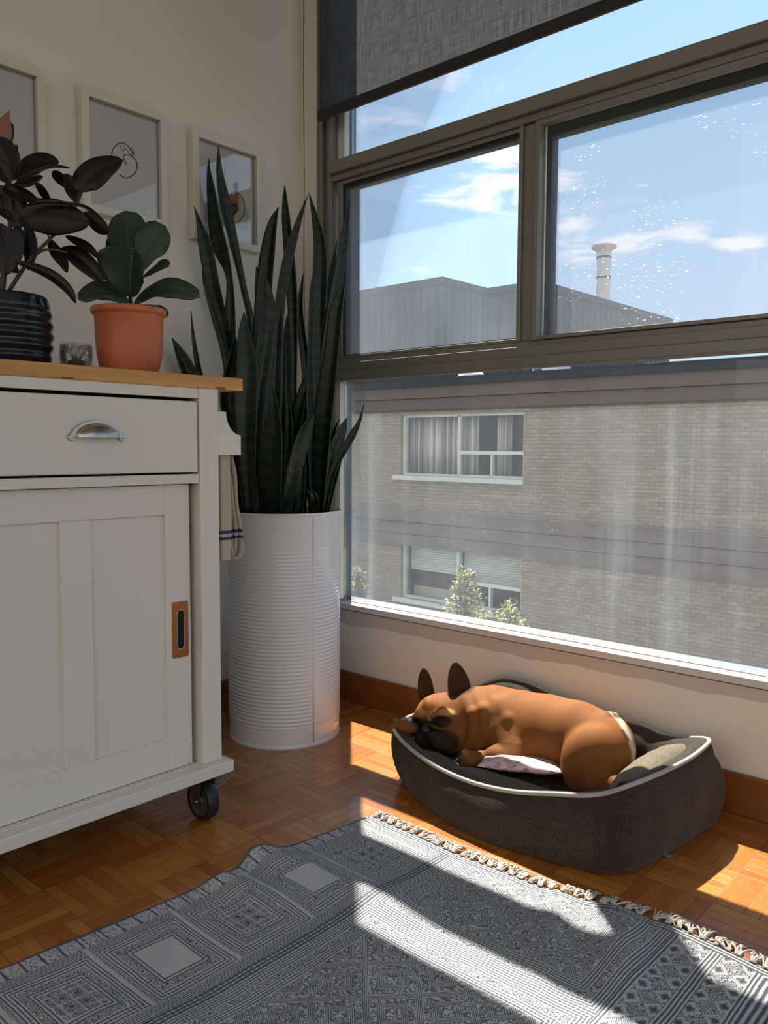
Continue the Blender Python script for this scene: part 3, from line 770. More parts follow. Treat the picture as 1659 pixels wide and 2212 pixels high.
o = G().box(.562, .5735, yy(475.5), yy(497), zbt + .002, zb0 + .004).build('front_fold', tm, tw, bevel=.003)
# ================================================================== glass cup with an air plant
XP = .40
gp = at(165, 793, 0, XP); 
sc_ = depth_of(gp) / F_PX
cupr = 35 * sc_; cuph = at(165, 745, 0, XP).z - .943
cx, cy = XP, gp.y
gm = glass_mat('thin clear cup glass', 0.0, tint=(.975, .975, .97))
cup = empty('glass_cup', (cx, cy, .943), 'small double-walled glass cup on the beech cart top', 'cup')
R_ = cupr
po = [(.001, .0), (R_ * .50, 0), (R_ * .72, .003), (R_ * .86, .012), (R_ * .97, cuph * .45), (R_ * .99, cuph * .7), (R_ * .95, cuph - .001), (R_ * .93, cuph), (R_ * .90, cuph - .001)]
pin = [(R_ * .90, cuph * .7), (R_ * .84, cuph * .45), (R_ * .70, .020), (R_ * .45, .012), (.001, .010)]
pin2 = [(.001, .0115), (R_ * .43, .0135), (R_ * .67, .0215), (R_ * .81, cuph * .45)]
outer = po[:7]; prof = outer + [po[7], (R_ * .905, cuph - .002), (R_ * .875, cuph * .7), (R_ * .80, cuph * .45), (R_ * .66, .0225), (R_ * .43, .015), (.0005, .0125)]
inner_shell = [(.0005, .0105), (R_ * .45, .0125), (R_ * .69, .020), (R_ * .83, cuph * .45), (R_ * .90, cuph * .7), (R_ * .925, cuph - .003), (R_ * .96, cuph * .7), (R_ * .94, cuph * .45), (R_ * .83, .013), (R_ * .70, .005), (R_ * .5, .002), (.0005, .002)]
g = G(); g.lathe(prof, (cx, cy, .9432), 48); g.lathe(inner_shell[::1], (cx, cy, .9432), 48)
g.build('cup_wall', gm, cup, smooth=True)
ap = empty('air_plant', (cx, cy, .9432 + .0130), 'wispy air plant curled inside the glass cup', 'plant')
g = G(); g.ball((cx, cy, .966), (R_ * .52, R_ * .52, .0085), 14, 10); g.build('root_clump', simple('dry moss', hexc('#3a3528'), .9, bs=.5), ap, smooth=True)
g = G(); rnd = random.Random(4)
for i in range(34):
    a = rnd.uniform(0, 2 * PI); L = rnd.uniform(.6, 1.25)
    P = [(cx + .2 * R_ * math.cos(a), cy + .2 * R_ * math.sin(a), .972)]
    for k in range(1, 7):
        t = k / 6; rad = R_ * (.2 + .48 * math.sin(t * PI * .75) * L); P.append((cx + rad * math.cos(a + t * rnd.uniform(-.6, .6)), cy + rad * math.sin(a + t * .4), .972 + .022 * L * math.sin(t * PI * .8)))
    g.tube(catmull(P, 3), [.0007 * (1 - .85 * k / 18) for k in range(19)], 5)
g.build('leaves', simple('grey green air plant', hexc('#5a5a45'), .6), ap, smooth=True)
# ================================================================== leaves
def leaf_geo(g, UV, P, W, hint, fold=.35, nv=6, curlw=0.0, wave=0.0, phase=0.0):
    """P centre line (list of Vector), W half widths, hint = rough facing"""
    n = len(P); k0 = len(g.v); vs = []
    for i in range(n):
        T = (P[min(i + 1, n - 1)] - P[max(i - 1, 0)]).normalized()
        h = hint(i / (n - 1)) if callable(hint) else hint
        S_ = T.cross(h)
        S_ = S_.normalized() if S_.length > 1e-6 else Vector((1, 0, 0))
        Nn = S_.cross(T).normalized()
        for j in range(-nv, nv + 1):
            u = j / nv; wv = wave * math.sin(i * .9 + phase + (2 if u > 0 else 0)) * u * u
            vs.append(P[i] + S_ * (u * W[i] * math.cos(fold * .7)) + Nn * (abs(u) * W[i] * math.sin(fold) - curlw * W[i] * u * u + wv * W[i]))
            UV.append((u, i / (n - 1)))
    m_ = 2 * nv + 1
    g.add(vs, [(i * m_ + j, i * m_ + j + 1, (i + 1) * m_ + j + 1, (i + 1) * m_ + j) for i in range(n - 1) for j in range(m_ - 1)])
def finish_leaves(g, UV, name, m, parent, th=.0012):
    o = g.build(name, m, parent, smooth=True); me = o.data; ul = me.uv_layers.new(name='leaf')
    li = np.zeros(len(me.loops), int); me.loops.foreach_get('vertex_index', li); uv = np.array(UV)[li]
    ul.data.foreach_set('uv', uv.ravel()); s_ = o.modifiers.new('thickness', 'SOLIDIFY'); s_.thickness = th; s_.offset = 0
    return o
TOCAM = Vector((RM.T @ np.array([0, 0, -1.0])))
RIGHT = Vector(RM.T @ np.array([1.0, 0, 0])); UP = Vector((0, 0, 1))
# ------------------------------------------------------------------ planter with snake plant
fb = at(600, 1621, 2, 0); d0 = depth_of(fb)
vd = Vector((-math.sin(YAW), math.cos(YAW), 0))
RP = 118.5 / F_PX * d0 / (1 - 118.5 / F_PX)
pc_ = fb + vd * RP; dP = depth_of((pc_.x, pc_.y, 0))
frim = fb.copy(); zr = None
dd = RM.T @ np.array([(604 - 829.5) / F_PX, (1110 - 1106) / F_PX, 1.0]); 
kk = (Vector((fb.x, fb.y)) - Vector((CAM[0], CAM[1]))).length / math.hypot(dd[0], dd[1]); ZR = CAM[2] + kk * dd[2]
pl = empty('snake_plant', (pc_.x, pc_.y, 0), 'tall dark snake plant in a white ribbed metal drum planter in the corner', 'potted plant')
def planter_mat():
    m, nt, b = mat('white enamelled steel'); X.nt = nt; v, x, y, z = coords(nt)
    n = nz(nt, v, 5, 3); c = colmix(nt, n, hexc('#d3d3d6'), hexc('#dcdcde')); lk(nt, c, b.inputs['Base Color']); b.inputs['Roughness'].default_value = .17
    b.inputs['Coat Weight'].default_value = .3
    bump(nt, b, nz(nt, v, 40, 3), .10, .0015); return m
pm = planter_mat()
prof = [(.001, .004), (RP * .97, .004), (RP * 1.0, 0.0), (RP * 1.006, .004), (RP * 1.0, .009)]
nr = 480; top = ZR - .012
for i in range(nr + 1):
    z_ = .010 + (top - .010) * i / nr
    amp = .0010 * (1 if z_ > .045 else 0) * min(1, max(0, (z_ - .045) / .02)) * (1 - min(1, max(0, (z_ - (ZR - .14)) / .06)))
    amp *= (.55 + .45 * min(1, max(0, (ZR * .75 - z_) / .15)))
    prof.append((RP * .992 + amp * math.sin(2 * PI * z_ / .0104) + amp * .6, z_))
prof += [(RP * .995, ZR - .010), (RP * 1.018, ZR - .006), (RP * 1.022, ZR - .002), (RP * 1.018, ZR), (RP * 1.000, ZR - .001), (RP * .975, ZR - .006), (RP * .972, ZR - .06), (.001, ZR - .065)]
po_ = G().lathe(prof, (pc_.x, pc_.y, 0), 128).build('planter', pm, pl, sharp=60)
G().lathe([(.001, 0), (RP * .97, 0), (RP * .97, .012), (.001, .02)], (pc_.x, pc_.y, ZR - .04), 48).build('soil', simple('potting soil', hexc('#241a12'), .95, var=.4, scale=60, bs=.8, bscale=120), pl)
# seam
sd = RM.T @ np.array([(677 - 829.5) / F_PX, 0, 1.0]); sd = Vector((sd[0], sd[1])).normalized(); rel = Vector((pc_.x - CAM[0], pc_.y - CAM[1]))
tt = rel.dot(sd); perp = rel - sd * tt; s0 = sd * (tt - math.sqrt(max(0, RP ** 2 - perp.length ** 2))) + Vector((CAM[0], CAM[1]))
out_ = Vector((s0.x - pc_.x, s0.y - pc_.y)).normalized(); s0 = Vector((pc_.x, pc_.y)) + out_ * (RP * .992)
G().tube([(s0.x, s0.y, .012), (s0.x, s0.y, top)], .0022, 8).build('seam', pm, po_, smooth=True)
def snake_mat():
    m, nt, b = mat('snake plant leaf'); X.nt = nt; v, x, y, z = coords(nt)
    uvn = N(nt, 'ShaderNodeUVMap'); uvn.uv_map = 'leaf'; sp = nt.nodes.new('ShaderNodeSeparateXYZ'); nt.links.new(uvn.outputs[0], sp.inputs[0]); u = X(sp.outputs[0]); w = X(sp.outputs[1])
    band = fsin(z * 190 + nz(nt, vec(nt, x * 30, y * 30, z * 14), 1.0, 3) * 13)
    c = colmix(nt, step(band, -.3, .7), hexc('#0c1a12'), hexc('#192d1f'))
    c = colmix(nt, step(fabs(u), .9, .97) * .5, c, hexc('#3a452f'))
    lk(nt, c, b.inputs['Base Color']); b.inputs['Roughness'].default_value = .36; b.inputs['Specular IOR Level'].default_value = .35
    bump(nt, b, nz(nt, vec(nt, x * 160, y * 160, z * 6), 1.0, 2), .25, .001)
    return m
SK = [
 (0, [(470, 2120, 30), (400, 1500, 60), (395, 1000, 68), (385, 770, 44), (335, 560, 110), (292, 300, 72), (268, 170, 26), (265, 113, 2)]),
 (.02, [(520, 2110, 30), (505, 1600, 45), (505, 1100, 44), (455, 830, 36), (405, 600, 50), (350, 350, 60), (322, 180, 34), (318, 32, 2)]),
 (.03, [(470, 2110, 30), (400, 1500, 50), (345, 1050, 55), (290, 830, 80), (245, 600, 78), (212, 480, 34), (180, 378, 2)]),
 (-.02, [(460, 2110, 30), (375, 1300, 45), (300, 1000, 42), (245, 830, 22), (225, 738, 2)]),
 (.06, [(430, 2110, 28), (290, 1640, 40), (190, 1420, 66), (125, 1270, 64), (90, 1190, 40), (57, 1118, 2)]),
 (.05, [(440, 2110, 20), (300, 1640, 30), (215, 1340, 30), (178, 1130, 20), (163, 966, 2)]),
 (-.07, [(500, 2120, 40), (478, 1600, 105), (485, 1300, 112), (465, 1100, 72), (460, 972, 3)]),
 (0, [(590, 2120, 40), (565, 1700, 60), (572, 1300, 98), (582, 900, 108), (605, 650, 98), (628, 480, 62), (655, 383, 3)]),
 (.04, [(550, 2110, 40), (545, 1500, 50), (550, 1000, 60), (540, 850, 45), (530, 718, 3)]),
 (-.02, [(620, 2120, 40), (625, 1500, 80), (655, 1000, 60), (702, 700, 60), (762, 480, 34), (818, 320, 2)]),
 (.03, [(740, 2110, 20), (742, 1400, 28), (735, 900, 62), (705, 520, 56), (692, 350, 32), (690, 260, 2)]),
 (-.10, [(645, 2120, 60), (632, 1800, 112), (640, 1600, 74), (620, 1383, 3)]),
 (-.09, [(690, 2120, 45), (740, 1850, 60), (800, 1650, 58), (858, 1538, 3)]),
 (-.03, [(860, 2110, 40), (850, 1500, 66), (856, 900, 58), (868, 740, 30), (870, 618, 3)]),
 (.02, [(860, 2110, 50), (870, 1300, 70), (888, 900, 92), (893, 620, 78), (862, 450, 40), (826, 303, 2)]),
 (-.06, [(890, 2120, 55), (922, 1600, 98), (965, 1200, 86), (990, 950, 74), (1028, 798, 3)]),
 (.0, [(870, 2110, 40), (905, 1300, 46), (955, 950, 58), (1000, 700, 54), (1030, 500, 38), (1057, 328, 2)]),
 (.04, [(880, 2110, 40), (905, 1200, 40), (950, 800, 40), (985, 568, 3)]),
 (.05, [(780, 2110, 40), (820, 1450, 50), (790, 1100, 46), (775, 950, 40), (795, 753, 3)]),
 (.0, [(740, 2110, 40), (752, 1700, 56), (795, 1450, 56), (870, 1280, 50), (915, 1020, 20), (925, 940, 2)]),
 (-.03, [(900, 2110, 30), (955, 1780, 50), (1005, 1650, 42), (1040, 1568, 3)]),
 (-.05, [(905, 2120, 30), (960, 1870, 30), (1055, 1690, 34), (1108, 1590, 16), (1135, 1488, 2)]),
 (-.04, [(920, 2110, 30), (980, 1860, 32), (1008, 1760, 26), (1030, 1708, 3)]),
 (.0, [(915, 2110, 20), (955, 1720, 20), (997, 1573, 2)]),
 (.05, [(700, 2110, 50), (695, 1500, 60), (695, 1200, 52), (702, 1050, 30), (710, 978, 3)]),
 (-.10, [(865, 2120, 30), (855, 2010, 30), (810, 1968, 3)]),
 (-.02, [(700, 2110, 50), (715, 1650, 44), (705, 1418, 3)]),
 (-.03, [(450, 2110, 45), (395, 1700, 62), (362, 1450, 74), (400, 1230, 60), (410, 1100, 4)]),
 (-.04, [(520, 2120, 45), (505, 1800, 70), (545, 1400, 86), (598, 1000, 86), (580, 758, 3)]),
 (-.08, [(770, 2120, 40), (790, 1850, 34), (775, 1700, 3)]),
 (-.06, [(600, 2120, 40), (560, 1850, 40), (520, 1560, 3)]),
]
g = G(); UV = []
rs_ = random.Random(5)
for q in range(16):
    bx_ = rs_.uniform(470, 880); tx_ = bx_ + (bx_ - 660) * rs_.uniform(.0, .35) + rs_.uniform(-50, 50); ty_ = rs_.uniform(1000, 1500) if bx_ < 640 else rs_.uniform(1350, 1750)
    if 700 < tx_ < 800: continue
    SK.append((rs_.uniform(.0, .07), [(bx_, 2120, 45), (bx_ * .6 + tx_ * .4, 2120 + (ty_ - 2120) * .4, 85), (bx_ * .3 + tx_ * .7, 2120 + (ty_ - 2120) * .75, 62), (tx_, ty_, 3)]))
for q, (dz, pts) in enumerate(SK):
    P = []; n = len(pts)
    bu = 350 + .3843 * pts[0][0]
    for i, (a, b, w) in enumerate(pts):
        t = i / (n - 1)
        P.append(atd(350 + .3843 * a, 300 + .3843 * b, dP + dz * (1.0 if i else .7)))
    for i, p in enumerate(P):
        rr_ = (p - Vector(CAM)); lim = .062
        if p.x < lim: P[i] = Vector(CAM) + rr_ * ((CAM[0] - lim) / (CAM[0] - p.x))
    Wd = [w * .5 * .3843 / F_PX * dP * (1 + .3 * min(1, max(0, (b - 1100) / 500))) for a, b, w in pts]
    PC = catmull(P, 7); WC = [max(.0006, w) for w in cat1(Wd, 7)]
    ang = ((q * 37) % 50 - 25) / 25 * .75
    h = TOCAM * math.cos(ang) + RIGHT * math.sin(ang)
    WC = [w / math.cos(ang) ** .8 for w in WC]
    tw_ = ((q * 53) % 40 - 20) / 20 * .5
    hint = (lambda ang, tw_: (lambda t: TOCAM * math.cos(ang + tw_ * (t - .5)) + RIGHT * math.sin(ang + tw_ * (t - .5))))(ang, tw_)
    leaf_geo(g, UV, PC, WC, hint, fold=.42, nv=4)
finish_leaves(g, UV, 'leaves', snake_mat(), pl, .0022)
# ------------------------------------------------------------------ fiddle-leaf fig in terracotta pot
XT = .40
pa, pb_ = at(212, 790, 0, XT), at(346, 795, 0, XT)
cen = at(279, 700, 0, XT); dT = depth_of(cen); s1 = dT / F_PX
fg = empty('fiddle_leaf_fig', (cen.x, cen.y, .943), 'young fiddle-leaf fig in a smooth terracotta pot on the cart', 'potted plant')
zrim = at(279, 668, 0, XT).z; RT = 79 * s1
def terr():
    m, nt, b = mat('terracotta glaze'); X.nt = nt; v, x, y, z = coords(nt)
    c = colmix(nt, nz(nt, v, 9, 4), hexc('#b5603c'), hexc('#c26c46')); lk(nt, c, b.inputs['Base Color']); b.inputs['Roughness'].default_value = .45; bump(nt, b, nz(nt, v, 160, 3), .1, .001); return m
tm_ = terr(); z0 = .943; HT = zrim - z0
prof = [(.001, 0.0003), (RT * .60, .0003), (RT * .70, .006), (RT * .80, HT * .16), (RT * .86, HT * .32), (RT * .89, HT * .55), (RT * .91, HT * .88), (RT * .93, HT * .90), (RT * .985, HT * .915), (RT * 1.0, HT * .945), (RT * 1.0, HT * .975), (RT * .98, HT), (RT * .94, HT), (RT * .90, HT * .96), (RT * .88, HT * .80), (.001, HT * .78)]
pot_ = G().lathe(prof, (cen.x, cen.y, z0), 72).build('pot', tm_, fg, smooth=True)
G().lathe([(.001, 0), (RT * .88, 0), (RT * .88, .008), (.001, .012)], (cen.x, cen.y, z0 + HT * .84), 32).build('soil', simple('dark soil', hexc('#2a1d14'), .95, bs=.8, bscale=150), fg)
Z5 = lambda a, b: (150 + .17629 * a, 430 + .17629 * b)
def pleaf(g, UV, pts, wid, dep, hint, scale, fold=.3, shape='ob', curlw=.15, wave=.09, arch=None, conv=Z5, nseg=14, dtip=0.0):
    P = [];
    for i, (a, b) in enumerate(pts):
        u, v_ = conv(a, b); P.append(atd(u, v_, dep + dtip * i / (len(pts) - 1)))
    P = catmull(P, max(2, nseg // (len(pts) - 1)))
    n = len(P); W = []
    for i in range(n):
        t = i / (n - 1)
        if shape == 'ob': w = (math.sin(PI * min(1, t ** 1.25)) ** .55) * (.60 + .40 * t) * (1 - .14 * math.exp(-((t - .38) / .12) ** 2)); w = w if t < .97 else w * .8
        elif shape == 'el': w = math.sin(PI * t ** .92) ** .72
        else: w = math.sin(PI * t ** .8) ** .9
        W.append(max(.0008, wid * .5 * scale * w))
    W[0] = .0014
    leaf_geo(g, UV, P, W, hint, fold=fold, nv=7, curlw=curlw, wave=wave, phase=len(g.v) * .01)
s5 = s1 * .17629
g = G(); UV = []
c_ = TOCAM; u_ = UP; r_ = RIGHT
pleaf(g, UV, [(735, 900), (720, 560), (690, 145)], 600, dT + .05, (c_ - u_ * .1).normalized(), s5, .15)
pleaf(g, UV, [(800, 930), (900, 700), (1020, 500), (1175, 330)], 520, dT + .02, (c_ + r_ * .2).normalized(), s5, .2)
pleaf(g, UV, [(745, 1200), (750, 900), (790, 590)], 820, dT - .03, (c_ + u_ * .35).normalized(), s5, .62, curlw=-.1, dtip=-.05)
pleaf(g, UV, [(740, 1290), (560, 1170), (330, 1110), (108, 1235)], 330, dT - .01, (c_ * 1. + u_ * .3).normalized(), s5, .2, curlw=.3, dtip=-.04)
pleaf(g, UV, [(790, 1290), (1000, 1130), (1280, 1080), (1595, 1200)], 330, dT - .01, (c_ * 1. + u_ * .3).normalized(), s5, .2, curlw=.3, dtip=-.03)
pleaf(g, UV, [(560, 1050), (330, 850), (120, 700), (5, 650)], 250, dT + .02, (c_ * 1. + u_ * .3).normalized(), s5, .2)
pleaf(g, UV, [(900, 960), (1040, 870), (1150, 800), (1235, 790)], 160, dT + .05, (c_ * 1. + u_ * .3).normalized(), s5, .2)
pleaf(g, UV, [(800, 1300), (1000, 1330), (1110, 1370), (1200, 1440)], 190, dT + .03, (c_ * .8 + u_ * .5).normalized(), s5, .1)
pleaf(g, UV, [(620, 1260), (800, 1330), (900, 1345), (1030, 1325)], 120, dT - RT * .6, (c_ * .6 + u_ * .8).normalized(), s5, .3)
pleaf(g, UV, [(740, 1000), (600, 800), (500, 600), (480, 470)], 130, dT + .06, (c_ + r_ * .5).normalized(), s5, .3, shape='el')
SPEC = {'burgundy rubber leaf': .22}
def fig_mat(name, c0, c1, vein, rough, nvein=9, vs=.8, coat=0.0):
    m, nt, b = mat(name); X.nt = nt; v, x, y, z = coords(nt)
    uvn = N(nt, 'ShaderNodeUVMap'); uvn.uv_map = 'leaf'; sp = nt.nodes.new('ShaderNodeSeparateXYZ'); nt.links.new(uvn.outputs[0], sp.inputs[0]); u = X(sp.outputs[0]); w = X(sp.outputs[1])
    mid = 1 - step(fabs(u), .012, .035)
    sv = fabs(ffrac((w - fabs(u) * .22 + u * u * .08 + nz(nt, v, 30, 2) * .05) * nvein) - .5)
    side = (1 - step(sv, .008, .04)) * step(1 - fabs(u), .05, .2)
    c = colmix(nt, nz(nt, v, 18, 4), c0, c1)
    c = colmix(nt, fmax(mid, side * .6) * vs, c, vein)
    lk(nt, c, b.inputs['Base Color']); b.inputs['Roughness'].default_value = rough; b.inputs['Coat Weight'].default_value = coat; b.inputs['Specular IOR Level'].default_value = SPEC.get(name, .4)
    bump(nt, b, fmax(mid, side) * -1 + nz(nt, v, 60, 3) * .3, .35, .0015)
    return m
finish_leaves(g, UV, 'leaves', fig_mat('fiddle leaf', hexc('#1b3020'), hexc('#30462c'), hexc('#56684a'), .42, 7), fg, .0011)
g = G(); st = [atd(*Z5(760, 1345), dT), atd(*Z5(745, 1200), dT), atd(*Z5(745, 950), dT + .01), atd(*Z5(760, 800), dT + .02)]
g.tube(catmull(st, 5), [.0042 - .0016 * i / 15 for i in range(16)], 8); g.build('stem', simple('dark brown stem', hexc('#2c2219'), .8), fg, smooth=True)
# ------------------------------------------------------------------ rubber plant in black ribbed pot
XK = .34
cen = at(14, 710, 0, XK); dK = depth_of(cen); s2 = dK / F_PX
rp = empty('rubber_plant', (cen.x, cen.y, .943), 'dark burgundy rubber plant in a glossy black ribbed pot on the cart', 'potted plant')
RK = 96 * s2; zrk = at(14, 640, 0, XK).z; HK = zrk - .943
prof = [(.001, .0003), (RK * .72, .0003)]
rib = [(.72, 0), (.80, .06)]
for i in range(60):
    t = i / 59; base = .80 + .20 * math.sin(PI * min(1, (.06 + t * .94)) * .78) ** .7
    base = .78 + .20 * math.sin(PI * (.12 + .72 * t)) ** .8
    amp = .022 if t < .86 else 0
    prof.append((RK * (base + amp * math.sin(t * 2 * PI * 6.5 + 1)), HK * (.03 + .95 * t)))
prof += [(RK * .86, HK), (RK * .82, HK), (RK * .80, HK * .93), (.001, HK * .9)]
bk, nt, b_ = mat('black ceramic glaze'); X.nt = nt; v, x, y, z = coords(nt)
lk(nt, colmix(nt, nz(nt, v, 30, 3), hexc('#0d1016'), hexc('#1a1f29')), b_.inputs['Base Color']); b_.inputs['Roughness'].default_value = .14; bump(nt, b_, nz(nt, v, 55, 3), .25, .002)
G().lathe(prof, (cen.x, cen.y, .943), 72).build('pot', bk, rp, smooth=True)
G().lathe([(.001, 0), (RK * .8, 0), (RK * .8, .006), (.001, .01)], (cen.x, cen.y, .943 + HK * .91), 32).build('soil', simple('potting mix', hexc('#221913'), .95, bs=.8, bscale=150), rp)
Z2_ = lambda a, b: (a * .33755, 280 + b * .33755)
sk = s2 * .33755
g = G(); UV = []
def rl(pts, w, dz, hint, fold=.25, dtip=0.0, curlw=.12, shape='el'):
    pleaf(g, UV, pts, w, dK + dz, hint.normalized(), sk, fold, shape, curlw, .02, None, Z2_, 16, dtip)
rl([(515, 400), (545, 330), (650, 250), (785, 195)], 200, -.02, c_ + u_ * .1, .12)
rl([(95, 320), (180, 240), (280, 205), (378, 212)], 150, 0.0, c_ + u_ * .2, .15)
rl([(100, 340), (200, 290), (330, 245), (448, 248)], 72, -.04, c_ * .6 + u_ * .8, .45)
rl([(75, 330), (70, 230), (20, 130), (-30, 60)], 190, -.05, c_ - r_ * .3, .3)
rl([(120, 590), (260, 555), (420, 570), (575, 600)], 225, -.02, c_ - u_ * .2, .1)
rl([(130, 500), (280, 470), (450, 480), (560, 510), (665, 590)], 78, -.05, c_ * .4 + u_, .4)
rl([(495, 470), (470, 400), (440, 330), (412, 285)], 92, .02, c_, .3)
rl([(430, 370), (400, 330), (360, 290), (335, 270)], 70, .04, c_, .3)
rl([(325, 470), (290, 420), (255, 370), (230, 340)], 55, .05, c_, .3)
rl([(170, 610), (190, 700), (200, 800), (180, 900)], 110, .0, c_ - r_ * .2, .3)
rl([(120, 620), (100, 720), (80, 820), (40, 930)], 120, -.02, c_ + r_ * .3, .25)
rl([(95, 845), (210, 885), (340, 945), (440, 1030), (486, 1112)], 78, -.05, c_ + u_ * .6, .5)
rl([(380, 770), (480, 800), (570, 880), (660, 980)], 130, .05, c_ + u_ * .2, .2)
rl([(315, 700), (350, 770), (400, 840), (430, 915)], 84, .06, c_ + u_ * .1, .2)
rl([(540, 530), (600, 580), (660, 640), (700, 660)], 100, .04, c_ + u_ * .2, .3)
rl([(420, 680), (500, 720), (570, 760), (640, 830)], 66, .03, c_ + u_ * .5, .3)
rl([(-20, 515), (20, 530), (60, 560), (92, 588)], 60, -.06, c_ + u_ * .5, .3)
rl([(30, 360), (80, 400), (160, 430), (250, 465)], 110, -.02, c_ + u_ * .4, .4)
rl([(40, 340), (90, 440), (110, 540), (100, 640)], 150, 0.0, c_, .25)
rl([(90, 350), (160, 350), (220, 330), (275, 300)], 110, .02, c_ + u_ * .7, .35)
rl([(60, 160), (85, 150), (100, 120), (108, 98)], 46, .04, c_, .3)
rl([(40, 860), (70, 880), (95, 895), (120, 915)], 60, .0, c_, .3)
rl([(-30, 200), (10, 250), (40, 300), (70, 340)], 110, -.07, c_ + r_ * .2, .3)
rl([(0, 600), (30, 700), (40, 800), (20, 950)], 130, .02, c_, .3)
rl([(-40, 380), (20, 420), (60, 500), (70, 600)], 130, .03, c_, .3)
finish_leaves(g, UV, 'leaves', fig_mat('burgundy rubber leaf', hexc('#0b0d0c'), hexc('#130e0f'), hexc('#2a1a19'), .34, 26, .35, .06), rp, .0012)
g = G()
def stem(pts, r0, r1, dz=0.0):
    P = catmull([atd(*Z2_(a, b), dK + dz) for a, b in pts], 5); n = len(P); g.tube(P, [r0 + (r1 - r0) * i / (n - 1) for i in range(n)], 8)
stem([(0, 1130), (15, 1000), (40, 800), (65, 600), (75, 350)], .0075, .004)
stem([(30, 1100), (60, 1030), (150, 890), (230, 790), (330, 690), (430, 580), (500, 460), (530, 370)], .0048, .0022)
stem([(230, 800), (290, 768), (360, 770), (430, 790)], .0028, .002)
stem([(100, 640), (150, 600), (130, 510), (180, 495)], .003, .002)
stem([(95, 850), (75, 870), (60, 900)], .002, .002)
stem([(330, 690), (315, 690), (300, 660)], .002, .0015)
g.build('stem', simple('brown woody stem', hexc('#4a3424'), .75, var=.2, scale=40), rp, smooth=True)
